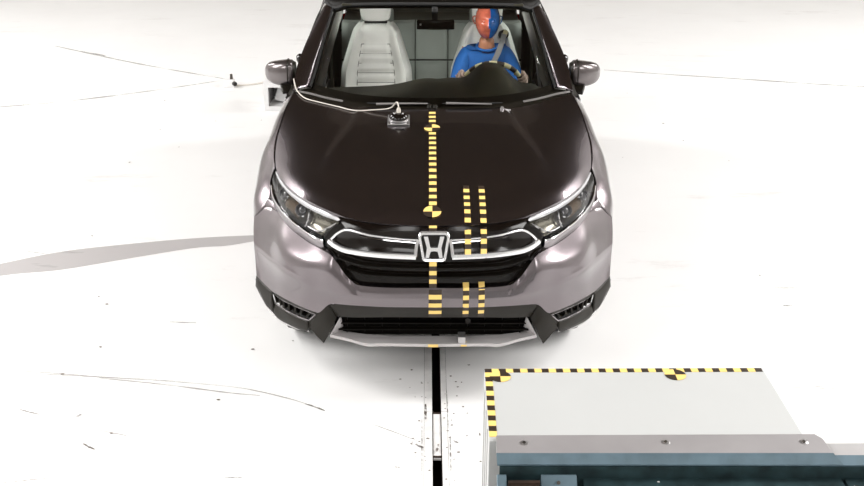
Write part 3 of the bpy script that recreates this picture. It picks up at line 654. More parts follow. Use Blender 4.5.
front = shift(ws_top, (0, .006, .006)); RX = cr(front+[(.66, 2.2, 1.545)], 21)
railc = cr([(.66, 2.2, 1.552)]+rail[1:], 14)
rows = []
for j in range(14):
    t = j/13; e = railc[j]; row = []
    for i in range(21):
        u = i/20
        if j == 0: row.append(RX[i]); continue
        yc = 2.006+(4.2-2.006)*t; zc = 1.570+.10*(1-(1-t/.5)**2) if t < .5 else 1.670-.13*(2*t-1)**2
        yy = yc*(1-u**3)+e.y*u**3; zz = zc-(zc-e.z)*u**2.1
        row.append(Vector((e.x*u, yy, zz)))
    rows.append(row)
b = MB(); b.grid([ext(r) for r in rows]); CB(b, 'roof', 'paint', thick=.004, off=0)
b = MB(); b.grid([[p+Vector((0, -.002, .006)) for p in ext(r)] for r in (rows[0], [p.lerp(q, .5) for p, q in zip(rows[0], rows[1])], rows[1])]); CB(b, 'roof_reflection_band', 'deepblack', thick=.002, off=0)  # added black strip: covers the lamp highlight, stands in for a dark reflection
b = MB(); b.grid([[p+Vector((0, .02, -.03)) for p in ext([q*1 for q in r])] for r in rows]); CB(b, 'headliner', 'interior', thick=.004, off=0)  # dark material puts the shade under the roof into a light grey lining
b = MB(); b.tube(cr([(.585, 2.45, 1.605), (.575, 2.6, 1.66), (.57, 3.1, 1.69), (.56, 3.7, 1.665), (.56, 3.85, 1.61)], 30), .012, 8); pair(b, 'roof_rail', 'satin')

# doors and flanks
zs_ = [.31, .45, .6, .78, .9, 1.0, 1.075, 1.136]; xs_ = [.888, .903, .914, .920, .910, .893, .868, .838]
def flank(y, z):
    import bisect
    i = max(0, min(len(zs_)-2, bisect.bisect(zs_, z)-1)); t = (z-zs_[i])/(zs_[i+1]-zs_[i]); x = xs_[i]+(xs_[i+1]-xs_[i])*t
    F = [(1.4, .993), (2.0, .99), (3.0, .99), (3.5, 1.005), (3.9, .995), (4.2, .95), (4.42, .86), (4.5, .78)]
    for (a, fa), (c, fc) in zip(F, F[1:]):
        if y <= c: return x*(fa+(fc-fa)*(max(y, a)-a)/(c-a))
    return x*.78
belt = lambda y: 1.136+.028*(y-1.4)
def arch(y, yc, r, zc=.35): return zc+math.sqrt(max(0, r*r-(y-yc)**2)) if abs(y-yc) < r else .31
def side_panel(y0, y1, n, zb=lambda y: .31):
    ys = [y0+(y1-y0)*i/n for i in range(n+1)]; R = []
    for y in ys:
        lo, hi = zb(y), belt(y); R.append([Vector((flank(y, (lo+(hi-lo)*j/12)*1.0 if (lo+(hi-lo)*j/12) < 1.0 else min(1.136, 1.0+((lo+(hi-lo)*j/12)-1)*.136/(hi-1))), y, lo+(hi-lo)*j/12)) for j in range(13)])
    return R
def winline(y):    # lower edge of the roof rail for a side window
    pts = apil[1:5]+rail; P = [Vector(p) for p in pts]
    for a, c in zip(P, P[1:]):
        if y <= c.y: return a.lerp(c, max(0, (y-a.y)/(c.y-a.y)))
    return P[-1]
for name, y0, y1 in (('front_door', 1.409, 2.36), ('rear_door', 2.368, 3.26)):
    for s in (1, -1):
        R = empty_child(name, (s*.88+AX, (y0+y1)/2, .35))
        def S2(b): return b if s > 0 else b.flipped()
        zb = (lambda y: .31) if y0 < 2 else (lambda y: max(.31, arch(y, 3.555, .44)))
        b = MB(); b.grid(side_panel(y0, y1, 16, zb)); CB(S2(b), 'door_panel', 'paint', R, thick=.004, off=0)
        b = MB(); b.grid([[Vector((flank(y, .8)-.10, y, z)) for z in (.4, .8, belt(y)-.02)]+[Vector((.825, y, belt(y)-.002))] for y in (y0+.02, (y0+y1)/2, y1-.02)]); CB(S2(b), 'door_lining', 'interior', R, thick=.01, off=0)
        yw = [max(y0, 1.62)+.03+(y1-max(y0, 1.62)-.08)*i/10 for i in range(11)]
        b = MB(); b.grid([[Vector((flank(y, 1.136)-.008, y, belt(y)-.004)).lerp(winline(y)+Vector((-.006, .0, -.012)), k/5)+Vector((.018*math.sin(pi*k/5), 0, 0)) for k in range(6)] for y in yw]); CB(S2(b), 'window_glass', 'sideglass', R)
        b = MB(); b.tube([Vector((flank(y, 1.136)+.001, y, belt(y)+.004)) for y in [y0+.02+(y1-y0-.04)*i/10 for i in range(11)]], .006, 6); CB(S2(b), 'window_trim', 'chrome', R)
        b = MB(); hy = y1-.20; b.tube(cr([(flank(hy, .95)-.002, hy, .965), (flank(hy, .95)+.03, hy+.03, .968), (flank(hy, .95)+.03, hy+.13, .968), (flank(hy, .95)-.002, hy+.16, .965)], 14), .011, 8); CB(S2(b), 'handle', 'paint', R)
b = MB(); b.grid(side_panel(3.268, 4.46, 26, lambda y: max(.34, arch(y, 3.555, .44)))); pair(b, 'rear_quarter', 'paint', thick=.004, off=0)
for nm, ya, yb, m_ in (('pillar', 2.31, 2.42, 'gloss_black'), ('pillar', 3.20, 3.32, 'gloss_black'), ('pillar', 3.95, 4.42, 'paint')):
    b = MB(); b.grid([[Vector((flank(y, 1.136)-.006, y, belt(y)-.004)).lerp(winline(min(y, 4.15))+Vector((0, 0 if y < 4.15 else (y-4.15)*.3, -.004)), k/5)+Vector((.018*math.sin(pi*k/5)+.003, 0, 0)) for k in range(6)] for y in (ya, (ya+yb)/2, yb)]); pair(b, nm, m_, thick=.006, off=0)
b = MB(); b.grid([[Vector((flank(y, 1.136)-.006, y, belt(y)-.004)).lerp(winline(y)+Vector((-.006, 0, -.004)), k/5)+Vector((.018*math.sin(pi*k/5), 0, 0)) for k in range(6)] for y in (3.32, 3.5, 3.7, 3.95)]); pair(b, 'quarter_glass', 'sideglass')
b = MB(); b.grid([[Vector((flank(y, .31)+.004, y, .345)), Vector((flank(y, .31)+.012, y, .30)), Vector((flank(y, .31)-.02, y, .22))] for y in [1.33+i*.18 for i in range(10)]]); pair(b, 'sill_cladding', 'trim', thick=.004, off=0)
for yc in (.895, 3.555):
    b = MB(); rows = []
    for k in range(25):
        a = pi*(-.06+1.12*k/24); cy, cz = -math.cos(a), math.sin(a)
        if yc < 2 and k < 2: continue
        r0, r1 = .405, .442; xx = .924 if yc < 2 else .922
        fx = lambda r: xx-.02*abs(cy)**3*(1 if yc > 2 or cy < 0 else 1)-(.035 if cz < .3 and yc < 2 else .012)
        rows.append([Vector((fx(r1)-.004, yc+r1*cy, .35+r1*cz)), Vector((fx(r1)+.006, yc+(r0+.02)*cy, .35+(r0+.02)*cz)), Vector((fx(r0)-.001, yc+r0*cy, .35+r0*cz)), Vector((fx(r0)-.10, yc+r0*cy, .35+r0*cz))])
    b.grid(rows); pair(b, 'arch_cladding', 'trim', thick=.003, off=0)
# rear end
b = MB(); rows = []
for z in (.98, .8, .62): rows.append([Vector((x, 4.46+.06*(1-(x/.72)**2), z)) for x in [.72*(-1+i/8) for i in range(17)]])
b.grid(rows); 
rows = []
for k in range(7):
    t = k/6; rows.append([Vector((x*(.72-.12*t), 4.50+.03*(1-x*x)-.30*t, .98+.60*t)) for x in [-1+i/8 for i in range(17)]])
b.grid([rows[0], rows[1]]); b.grid([rows[5], rows[6]]); CB(b, 'tailgate', 'paint', thick=.004, off=0)
b = MB(); b.grid(rows[1:6]); CB(b, 'rear_glass', 'sideglass')
b = MB(); b.grid([[Vector((x*.78, 4.50+.07*(1-x*x), z)) for x in [-1+i/8 for i in range(17)]] for z in (.62, .45, .34)]); CB(b, 'rear_bumper', 'trim', thick=.01, off=0)
b = MB(); b.prism([(.58, 4.53, .80), (.76, 4.47, .80), (.74, 4.45, 1.02), (.60, 4.50, 1.05)], (0, -.02, 0)); M['tail'] = mat('red lamp lens', (.35, .01, .01), .15, 0, .5); pair(b, 'tail_light', 'tail', smooth=False)
b = MB(); b.box((0, 2.6, .235), (1.3, 3.4, .03)); CB(b, 'underbody', 'trim', smooth=False)
b = MB(); b.box((0, .85, .62), (1.0, .9, .36)); CB(b, 'engine_bay', 'lampblack', smooth=False, bevel=.05)
b = MB(); b.box((0, 1.32, .70), (1.56, .03, .86)); CB(b, 'bulkhead', 'trim', smooth=False)
# wheels
def wheel(x, y):
    s = 1 if x > 0 else -1; R = empty_child('wheel', (x+AX, y, 0))
    c = (x, y, .352); ax = (s, 0, 0)
    b = MB(); b.lathe([(.235, -.11), (.30, -.115), (.342, -.10), (.352, -.06), (.352, .06), (.342, .10), (.30, .115), (.235, .11), (.235, -.11)], c, ax, n=40); CB(b, 'tyre', 'rubber', R)
    b = MB(); b.lathe([(.238, .10), (.225, .10), (.215, .05), (.215, -.10), (.238, -.10)], c, ax, n=36); b.lathe([(0, .075), (.05, .075), (.055, .04), (.215, -.02)], c, ax, n=30)
    for k in range(5):
        a = 2*pi*k/5; d = Vector((0, math.cos(a), math.sin(a))); e = Vector((0, -math.sin(a), math.cos(a))); o = Vector(c)+Vector((s*.085, 0, 0))
        b.prism([o+d*.03-e*.025, o+d*.222-e*.04, o+d*.222+e*.04, o+d*.03+e*.025], (-s*.03, 0, 0))
    CB(b, 'rim', 'satin', R, smooth=False)
for x in (.685, -.685):
    for y in (.895, 3.555): wheel(x, y)
# door mirrors
def mirror(s):
    R = empty_child('door_mirror', (s*.88+AX, 1.68, 1.16))
    def C2(b, *a, **k):
        if s < 0: b = b.flipped()
        return CB(b, *a, parent=R, **k)
    secs = [(.802, 1.236, .050, .060, 1.66), (.812, 1.237, .074, .075, 1.655), (.85, 1.238, .076, .082, 1.66), (.90, 1.242, .072, .078, 1.672), (.945, 1.250, .062, .062, 1.69), (.970, 1.254, .046, .040, 1.70), (.982, 1.255, .018, .016, 1.705)]
    rows = []
    for x, z, hh, hd, y in secs:
        row = []
        for k in range(20):
            a = 2*pi*k/20; ca, sa = math.cos(a), math.sin(a); e = .62
            row.append(Vector((x, y-hd*math.copysign(abs(ca)**e, ca)*(.9 if ca > 0 else .6), z+hh*math.copysign(abs(sa)**e, sa)-.018*(x-.85)/.1)))
        rows.append(row)
    b = MB(); b.grid(rows, closed=True); b.f.append(tuple(range(19, -1, -1))); b.m.append(0); k = len(rows)-1; b.f.append(tuple(range(k*20, k*20+20))); b.m.append(0)
    C2(b, 'housing', 'mirrorpaint', sub=1)
    b = MB(); rows = [[Vector((p.x-.006, 1.655+(p.y-1.655)*1.03, 1.236+(p.z-1.236)*1.03)) for p in rows[0]], [Vector((p.x+.028, 1.655+(p.y-1.655)*1.03, 1.236+(p.z-1.236)*1.02)) for p in rows[1]]]
    b.grid(rows, closed=True); b.f.append(tuple(range(19, -1, -1))); b.m.append(0); C2(b, 'inner_cap', 'trim')
    b = MB(); b.box((.885, 1.718, 1.237), (.14, .004, .095)); C2(b, 'mirror_glass', 'chrome', smooth=False)
    b = MB(); b.sweep([(-.03, -.012), (.03, -.012), (.03, .012), (-.03, .012)], cr([(.835, 1.56, 1.145), (.85, 1.60, 1.165), (.86, 1.645, 1.185)], 8)); b.prism([(.80, 1.47, 1.155), (.838, 1.50, 1.135), (.838, 1.70, 1.14), (.80, 1.70, 1.21), (.785, 1.60, 1.25)], (-.02, 0, 0)); C2(b, 'mirror_arm', 'trim', bevel=.004)
M['mirrorpaint'] = mat('dark mirror paint', (.10, .085, .085), .30, .75, 1., bump=(.02, 900))
mirror(1); mirror(-1)
# beltline camera pods, checkered tape on the driver door ledge
for s in (1, -1):
    b = MB(); b.lathe([(0, .055), (.018, .05), (.03, .03), (.032, 0)], (s*.822, 2.27, 1.155), (s*.5, -.3, .8), n=18); CB(b, 'black_pod', 'gloss_black', label='black round pod on the rear door ledge')

# ================================================================ cabin
def dash_z(x, y):
    z = 1.150-.06*sm(1.35, 1.95, y)-.015*(x/.6)**2
    z += .045*math.exp(-((x+.02)/.17)**2)*sm(1.3, 1.9, y)+.03*sm(.02, .14, x)*sm(1.4, 1.9, y)*(1-sm(.60, .68, x))
    z += .118*math.exp(-(abs(x-.352)/.125)**3)*sm(1.42, 1.80, y)
    return z
b = MB(); xs = [-.68+1.36*i/68 for i in range(69)]
ws_y = lambda x: 1.235+.62*abs(x)**2.2*1.0
rows = []
for k in range(19):
    t = k/18; rows.append([Vector((x, (ws_y(x)+.02)*(1-t)+1.93*t, min(dash_z(x, (ws_y(x)+.02)*(1-t)+1.93*t), 1.165+.0+ (t*.6)*.55)) ) for x in xs])
rows.append([p+Vector((0, .02, -.03)) for p in rows[-1]]); rows.append([Vector((x, 1.93, .78)) for x in xs]); rows.append([Vector((x, 1.6, .6)) for x in xs])
b.grid(rows); DASH = CB(b, 'dashboard', 'dash')
b = MB(); b.box((0, 1.86, .97), (.24, .18, .20)); CB(b, 'centre_console', 'interior', bevel=.01, smooth=False)
b = MB(); b.box((0, 2.4, .58), (.22, 1.0, .30)); CB(b, 'console_tunnel', 'interior', bevel=.03, smooth=False)
b = MB(); b.box((0, 2.9, .36), (1.58, 3.0, .04)); CB(b, 'cabin_floor', 'carpet', smooth=False)
b = MB(); b.box((0, 3.95, 1.075), (1.36, .78, .02)); CB(b, 'cargo_cover', 'interior', smooth=False)
for s in (1, -1):
    b = MB(); b.box((s*.735, 3.87, .80), (.02, 1.1, .64)); CB(b, 'cargo_lining', 'interior', smooth=False)
b = MB(); b.box((0, 4.25, .78), (1.36, .03, .7)); CB(b, 'cargo_panel', 'interior', smooth=False)
# steering wheel with taped rim
WC = Vector((.368, 2.03, 1.062)); tilt = math.radians(27)
wx, wy, wz = Vector((1, 0, 0)), Vector((0, -math.sin(tilt), math.cos(tilt))), Vector((0, math.cos(tilt), math.sin(tilt)))
SW = empty_child('steering_wheel', WC+Vector((AX, 0, 0)))
b = MB(); n = 52; m = 10; rows = []
for i in range(n):
    a = 2*pi*i/n; rows.append([WC+(wx*math.cos(a)+wy*math.sin(a))*(.181+.0155*math.cos(2*pi*k/m))+wz*(.0155*math.sin(2*pi*k/m)) for k in range(m)])
for i in range(n): b.grid([rows[i], rows[(i+1) % n]], mi=(i//2) % 2, closed=True)
CB(b, 'rim', ['creme', 'black_tape'], SW, label='rim wrapped in cream and black tape')
b = MB(); b.lathe([(0, .05), (.05, .048), (.07, .03), (.075, 0), (.06, -.04), (0, -.05)], WC, wz, n=24)
for a in (0, pi, -pi/2):
    d = wx*math.cos(a)+wy*math.sin(a); e = wz.cross(d); b.prism([WC+d*.05-e*.025, WC+d*.178-e*.015, WC+d*.178+e*.015, WC+d*.05+e*.025], -wz*.02)
CB(b, 'hub', 'interior', SW)
b = MB(); b.tube([WC-wz*.04, WC-wz*.25], .03, 10); CB(b, 'column', 'interior', SW)
# seats
def front_seat(x0):
    R = empty_child('front_seat', (x0+AX, 2.45, .38))
    def prof(x, z, cz):   # half width, front surface y
        t = (z-.58)/.72; hw = .262-.045*t-.055*max(0, t-.62)/.38*1.3
        return hw
    def yf(t): return 2.42+.17*t+.02*math.sin(pi*t)
    nz, nx = 44, 25; F = []; Bk = []
    for j in range(nz+1):
        t = j/nz; z = .58+.735*t; hw = prof(0, z, 0)*(1-.22*max(0, (t-.93)/.07)**2) ; row, rb = [], []
        for i in range(nx):
            u = -1+2*i/(nx-1); au = abs(u)
            ci = .52; bol = .05*sm(ci, .80, au)*(1-sm(.85, 1.02, au)*.9)*(1-.45*sm(.75, 1, t))
            y = yf(t)-bol+.10*sm(.86, 1.0, au)**1.5+.03*sm(.92, 1, t)**2*2
            if au < ci and t < .84: y += .009-.016*abs(math.sin(pi*(t/.084)))**.6
            if abs(au-ci) < .045 and t < .86: y += .007
            row.append(Vector((x0+u*hw, y, z+.018*sm(.8, 1, t)*(1-u*u)))); rb.append(Vector((x0+u*hw*.98, yf(t)+.13-.03*u*u, z+.018*sm(.8, 1, t)*(1-u*u))))
        F.append(row); Bk.append(rb)
    b = MB(); b.grid(F); b.grid(Bk, flip=True); b.grid([F[-1], Bk[-1]])
    for k in (0, -1): b.grid([[r[k] for r in F], [r[k] for r in Bk]])
    BR = CB(b, 'backrest', 'leather', R, angle=60)
    b = MB()   # seam cords on the centre panel
    def fy(u, z):
        t = (z-.58)/.735; return yf(t)-.002
    for k in range(1, 11):
        t = k*.084; z = .58+.735*t; hw = prof(0, z, 0)*.52; b.tube([(x0-hw, yf(t)-.0015+.004, z), (x0, yf(t)+.003, z), (x0+hw, yf(t)-.0015+.004, z)], .0022, 5)
    for s in (1, -1): b.tube([(x0+s*prof(0, .58+.735*t, 0)*.525, yf(t)+.002, .58+.735*t) for t in [.02+.82*i/16 for i in range(17)]], .0028, 5)
    t = .84; z = .58+.735*t; hw = prof(0, z, 0)*.525; b.tube([(x0-hw, yf(t)+.002, z), (x0+hw, yf(t)+.002, z)], .003, 5); CB(b, 'seam', 'leather_seam', R)
    rows = []
    for zz, hw, hd in ((1.338, .060, .030), (1.343, .088, .046), (1.37, .101, .056), (1.43, .105, .058), (1.48, .100, .052), (1.505, .085, .038), (1.512, .05, .018)):
        rows.append([Vector((x0+hw*math.copysign(abs(math.cos(a))**.5, math.cos(a)), 2.645+hd*math.copysign(abs(math.sin(a))**.7, math.sin(a)), zz)) for a in [2*pi*k/24 for k in range(24)]])
    b = MB(); b.grid(rows, closed=True); b.f.append(tuple(range(23, -1, -1))); b.m.append(0); b.f.append(tuple(range(6*24, 7*24))); b.m.append(0); CB(b, 'headrest', 'leather', R, sub=1)
    for s in (1, -1):
        b = MB(); b.tube([(x0+s*.05, 2.66, 1.26), (x0+s*.05, 2.65, 1.36)], .007, 8); CB(b, 'headrest_post', 'rubber', R)
    b = MB(); b.box((x0, 2.66, 1.330), (.15, .07, .012)); CB(b, 'headrest_base', 'rubber', R, smooth=False)
    rows = []
    for k in range(9):
        u = -1+k/4; rows.append([Vector((x0+u*.26, y, z+(.035*sm(.55, .9, abs(u)) if 1 < i < 5 else 0))) for i, (y, z) in enumerate(((2.50, .42), (1.98, .40), (1.93, .50), (1.98, .555), (2.45, .535), (2.52, .5)))])
    b = MB(); b.grid(rows); CB(b, 'cushion', 'leather', R, thick=.02, off=0)
front_seat(-.372); front_seat(.362)
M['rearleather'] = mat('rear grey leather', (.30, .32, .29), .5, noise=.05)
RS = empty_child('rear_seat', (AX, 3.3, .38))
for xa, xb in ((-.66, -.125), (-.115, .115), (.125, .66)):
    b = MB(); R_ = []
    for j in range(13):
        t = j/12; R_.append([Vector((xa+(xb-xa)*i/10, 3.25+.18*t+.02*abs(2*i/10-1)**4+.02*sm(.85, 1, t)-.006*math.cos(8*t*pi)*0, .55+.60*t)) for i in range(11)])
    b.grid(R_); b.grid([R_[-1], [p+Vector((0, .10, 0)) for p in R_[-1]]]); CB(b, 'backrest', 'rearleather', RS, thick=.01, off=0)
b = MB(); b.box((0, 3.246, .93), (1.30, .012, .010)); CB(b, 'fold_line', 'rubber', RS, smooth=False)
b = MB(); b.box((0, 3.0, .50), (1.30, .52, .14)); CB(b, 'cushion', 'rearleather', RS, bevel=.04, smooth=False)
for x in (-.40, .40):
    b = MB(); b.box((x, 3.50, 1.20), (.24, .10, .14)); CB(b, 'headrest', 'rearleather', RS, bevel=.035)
# inner rear view mirror, visors
RM = empty_child('rear_view_mirror', (.02+AX, 1.95, 1.43))
b = MB(); b.sweep([(-.02, -.026), (.0, -.030), (.02, -.026), (.022, .026), (0, .030), (-.02, .026)], [(-.094, 1.93, 1.462), (.02, 1.92, 1.462), (.128, 1.93, 1.462)]); CB(b, 'housing', 'gloss_black', RM, bevel=.006)
b = MB(); b.box((.012, 1.955, 1.515), (.035, .05, .09)); CB(b, 'mount', 'rubber', RM, bevel=.008)
b = MB(); b.lathe([(0, .004), (.006, .003), (.007, 0)], (-.072, 1.909, 1.466), (0, -1, 0), n=12); CB(b, 'white_dot', 'white', RM, label='small white dot')
for s in (1, -1):
    b = MB(); b.box((s*.33, 2.13, 1.545), (.44, .17, .014), rx=-.12); CB(b, 'sun_visor', 'dash', bevel=.005, smooth=False)
    b = MB(); b.sweep([(-.045, -.002), (.045, -.002), (.045, .002), (-.045, .002)], cr([(s*.66, 2.42, 1.25), (s*.70, 2.41, 1.0), (s*.74, 2.40, .7)], 10)); CB(b, 'belt_webbing', 'belt')
    b = MB(); g = [[Vector((s*x, y, z)) for x, z in ((.80, 1.13), (.73, 1.35), (.64, 1.56))] for y in (2.28, 2.46)]; b.grid(g); CB(b, 'pillar_lining', 'lightin', thick=.02, off=0)

# ================================================================ crash test dummy
def skinmesh(name, chains, m, parent, root=0, sub=2, label=None):
    """chains: list of [(point, radius), ...]; a chain that starts with an int continues from that vertex"""
    vs, es, rs = [], [], []
    for ch in chains:
        prev = None
        for q in ch:
            if isinstance(q, int): prev = q; continue
            p, r = q; vs.append(Vector(p)+Vector((AX, 0, 0))); rs.append(r if isinstance(r, tuple) else (r, r))
            if prev is not None: es.append((prev, len(vs)-1))
            prev = len(vs)-1
    c = sum(vs, Vector())/len(vs); me = bpy.data.meshes.new(name); me.from_pydata([v-c for v in vs], es, [])
    o = bpy.data.objects.new(name, me); COL.objects.link(o); o.location = c-ROOTLOC[parent.name]; o.parent = parent; ROOTLOC[o.name] = c
    sk = o.modifiers.new('skin', 'SKIN'); sk.use_smooth_shade = True
    me.skin_vertices or None
    if not me.skin_vertices:
        bm = bmesh.new(); bm.from_mesh(me); bm.verts.layers.skin.verify(); bm.to_mesh(me); bm.free()
    for i, r in enumerate(rs): me.skin_vertices[0].data[i].radius = r; me.skin_vertices[0].data[i].use_root = (i == root)
    sb = o.modifiers.new('sub', 'SUBSURF'); sb.levels = sub; sb.render_levels = sub
    me.materials.append(M[m]);
    if label: o['label'] = label
    return o
DX = .352
DUM = empty('crash_test_dummy', (DX+AX, 2.45, .55), 'blue-shirted crash test dummy at the wheel, face half orange and half blue', 'dummy')
D = lambda x, y, z: (DX+x, y, z)
skinmesh('body', [[(D(0, 2.40, .66), (.15, .11)), (D(0, 2.45, .80), (.13, .10)), (D(0, 2.47, .95), (.14, .10)), (D(0, 2.465, 1.08), (.13, .09)), (D(0, 2.45, 1.175), (.07, .06)), (D(0, 2.435, 1.23), (.052, .052)), (D(0, 2.41, 1.29), (.054, .054))],
    [3, (D(-.130, 2.46, 1.155), .045), (D(-.180, 2.36, 1.05), .042), (D(-.205, 2.26, .985), .040), (D(-.215, 2.15, 1.01), .037), (D(-.188, 2.075, 1.065), .027)],
    [3, (D(.130, 2.46, 1.155), .045), (D(.185, 2.36, 1.05), .042), (D(.210, 2.26, .985), .040), (D(.225, 2.15, 1.00), .037), (D(.212, 2.075, 1.055), .027)],
    [0, (D(-.10, 2.36, .64), .09), (D(-.13, 2.10, .67), .075), (D(-.14, 1.92, .69), .058), (D(-.14, 1.78, .52), .052), (D(-.14, 1.66, .40), .04), (D(-.14, 1.56, .41), .035)],
    [0, (D(.10, 2.36, .64), .09), (D(.13, 2.10, .67), .075), (D(.14, 1.92, .69), .058), (D(.14, 1.78, .52), .052), (D(.14, 1.66, .40), .04), (D(.14, 1.56, .41), .035)]], 'skin', DUM)
skinmesh('shirt', [[(D(0, 2.42, .72), (.165, .125)), (D(0, 2.45, .86), (.155, .12)), (D(0, 2.46, 1.00), (.165, .12)), (D(0, 2.46, 1.115), (.15, .105)), (D(0, 2.448, 1.192), (.105, .080)), (D(0, 2.443, 1.216), (.056, .058))],
    [3, (D(-.130, 2.455, 1.160), .064), (D(-.160, 2.41, 1.11), .058), (D(-.180, 2.34, 1.04), .054), (D(-.200, 2.25, .995), .052)],
    [3, (D(.130, 2.455, 1.160), .064), (D(.160, 2.41, 1.11), .058), (D(.182, 2.34, 1.04), .054), (D(.203, 2.25, .995), .052)]], 'shirt', DUM, label='blue short-sleeved shirt')
b = MB(); b.tube([(DX+.064*math.cos(2*pi*k/24), 2.437+.062*math.sin(2*pi*k/24), 1.213-.012*math.sin(2*pi*k/24)*-1) for k in range(24)], .010, 8, closed=True); CB(b, 'collar', 'shirt', DUM)
# head: one shaped surface with brow, nose, lips, chin and ears
def head_mesh():
    c = Vector((DX, 2.375, 1.398)); n, m = 40, 36; rows = []
    for j in range(m+1):
        v = j/m; th = pi*v; row = []
        for i in range(n):
            a = 2*pi*i/n; x = math.sin(th)*math.sin(a); y = -math.sin(th)*math.cos(a); z = math.cos(th)
            fr = max(0, -y)
            X, Y, Z = x*.080, y*.100, z*.122
            if z < 0: X *= 1-.10*(-z)**1.3; Y *= 1-(.05 if y < 0 else .30)*(-z)
            zz = Z; xx = X
            gz = lambda c_, s_: math.exp(-((zz-c_)/s_)**2); gx = lambda c_, s_: math.exp(-((xx-c_)/s_)**2)
            if y < 0:
                Y -= .024*gx(0, .012)*gz(-.022, .022)*fr+.010*gx(0, .010)*gz(.0, .03)*fr       # nose
                Y -= .007*gz(.030, .012)*math.exp(-(abs(xx)/.055)**4)*fr                        # brow
                for s in (1, -1): Y += .013*math.exp(-((xx-s*.030)/.017)**2)*gz(.010, .013)*fr  # eye sockets
                Y -= .008*gx(0, .022)*gz(-.054, .0055)*fr+.008*gx(0, .019)*gz(-.067, .0055)*fr
                Y += .004*gx(0, .026)*gz(-.0605, .003)*fr
                Y -= .010*gx(0, .026)*gz(-.098, .015)*fr                                        # chin
            row.append(c+Vector((X, Y, Z)))
        rows.append(row)
    b = MB(); b.grid(rows, closed=True)
    h = CB(b, 'head', ['facered', 'faceblue'], DUM, sub=1, angle=180, label='head painted orange on one side and blue on the other')
    for p in h.data.polygons: p.material_index = 1 if (sum(h.data.vertices[i].co.x for i in p.vertices)/len(p.vertices)) > 0.006 else 0
    for s in (1, -1):
        b = MB(); b.lathe([(0, .010), (.006, .009), (.011, .004), (.012, 0)], c+Vector((s*.030, -.083, .010)), (0, -1, 0), n=14); CB(b, 'eye', 'facered' if s < 0 else 'faceblue', h)
        b = MB(); b.sweep([(-.004, -.011), (.004, -.011), (.004, .011), (-.004, .011)], cr([c+Vector((s*.076, .004, .024)), c+Vector((s*.090, .016, .020)), c+Vector((s*.091, .018, -.006)), c+Vector((s*.078, .006, -.028))], 12), up=(0, 1, 0)); CB(b, 'ear', 'facered' if s < 0 else 'faceblue', h, sub=1)
M['facered'] = mat('orange face paint', (.50, .12, .07), .22, 0, .4, noise=.25, scale=30)
M['faceblue'] = mat('blue face paint', (.010, .09, .32), .18, 0, .6, noise=.2, scale=30)
M['eyewhite'] = mat('painted eye', (.22, .12, .10), .3)
head_mesh()
# hands: palm, four bent fingers of different length closed over the rim, thumb from the side of the palm
def hand(s):
    a0 = math.radians(163 if s < 0 else 14)
    def rimp(a, r=.181, d=0): return WC+(wx*math.cos(a)+wy*math.sin(a))*r+wz*d
    pc = rimp(a0, .203, .040); wr = Vector((DX+(-.188 if s < 0 else .212), 2.075, 1.065 if s < 0 else 1.055))
    ch = [[(wr, .024), (wr.lerp(pc, .55), (.026, .020)), (pc, (.030, .018))]]
    L = (.92, 1.0, .96, .78)
    out = []
    for k in range(4):
        da = (1.5-k)*.116*s; a = a0+da*1.0; l = L[k]
        pts = [(rimp(a, .208, .032), .0112), (rimp(a, .181+.036*l, .008), .0110), (rimp(a, .181+.036*l, -.016), .0102), (rimp(a, .181+.010, -.030*l), .0094), (rimp(a, .181-.016*l, -.020), .0072)]
        ch.append([2]+pts)
    at_ = a0+.28*s; ch.append([1, (rimp(a0+.16*s, .168, .040), .0115), (rimp(at_, .160, .020), .0105), (rimp(at_+.10*s, .170, .018), .0090), (rimp(at_+.19*s, .176, .018), .0075)])
    skinmesh('hand', ch, 'hand', DUM, sub=2)
hand(1); hand(-1)
b = MB(); b.sweep([(-.017, -.0015), (.017, -.0015), (.017, .0015), (-.017, .0015)], cr([(DX+.118, 2.50, 1.29), (DX+.10, 2.40, 1.262), (DX+.06, 2.345, 1.17), (DX-.03, 2.335, 1.0), (DX-.13, 2.34, .78)], 24), up=(0, -.8, .6)); CB(b, 'seat_belt', 'belt')
b = MB(); b.lathe([(0, .03), (.024, .03), (.030, .02), (.030, -.03), (0, -.03)], (DX+.115, 2.52, 1.275), (.2, -1, .3), n=18); CB(b, 'belt_guide', 'rubber')
b = MB(); b.box((DX+.122, 2.482, 1.292), (.03, .006, .035), ry=.3); CB(b, 'guide_tag', 'creme', smooth=False, label='cream tag on the belt guide')

# ================================================================ sensor and cable on the hood
dg = None
def bvh(objs):
    global dg
    bpy.context.view_layer.update(); dg = bpy.context.evaluated_depsgraph_get(); vs, fs = [], []
    for o in objs:
        e = o.evaluated_get(dg); me = e.to_mesh(); k = len(vs); mw = o.matrix_world
        vs += [mw @ v.co for v in me.vertices]; fs += [[i+k for i in p.vertices] for p in me.polygons]; e.to_mesh_clear()
    return BVHTree.FromPolygons(vs, fs)
HB = bvh([hood])
def hz(x, y):
    h = HB.ray_cast(Vector((x, y, 3)), Vector((0, 0, -1))); return h[0].z if h[0] else 1.1
sx, sy = -.175, 1.0
R = empty('impact_sensor', (sx, sy, hz(sx, sy)), 'small black round sensor on a silver square plate near the rear of the hood', 'sensor')
sl_ = math.atan2(hz(sx, sy+.05)-hz(sx, sy-.05), .1)
def tz(dx, dy, dz): return Vector((sx+dx, sy+dy*math.cos(sl_)-dz*math.sin(sl_), hz(sx, sy)+.002+dy*math.sin(sl_)+dz*math.cos(sl_)))
nrm = (0, -math.sin(sl_), math.cos(sl_))
b = MB(); b.prism([tz(-.058, -.062, 0), tz(.058, -.062, 0), tz(.058, .062, 0), tz(-.058, .062, 0)], Vector(nrm)*.008); b.build('base_plate', 'satin', R, smooth=False, bevel=.002)
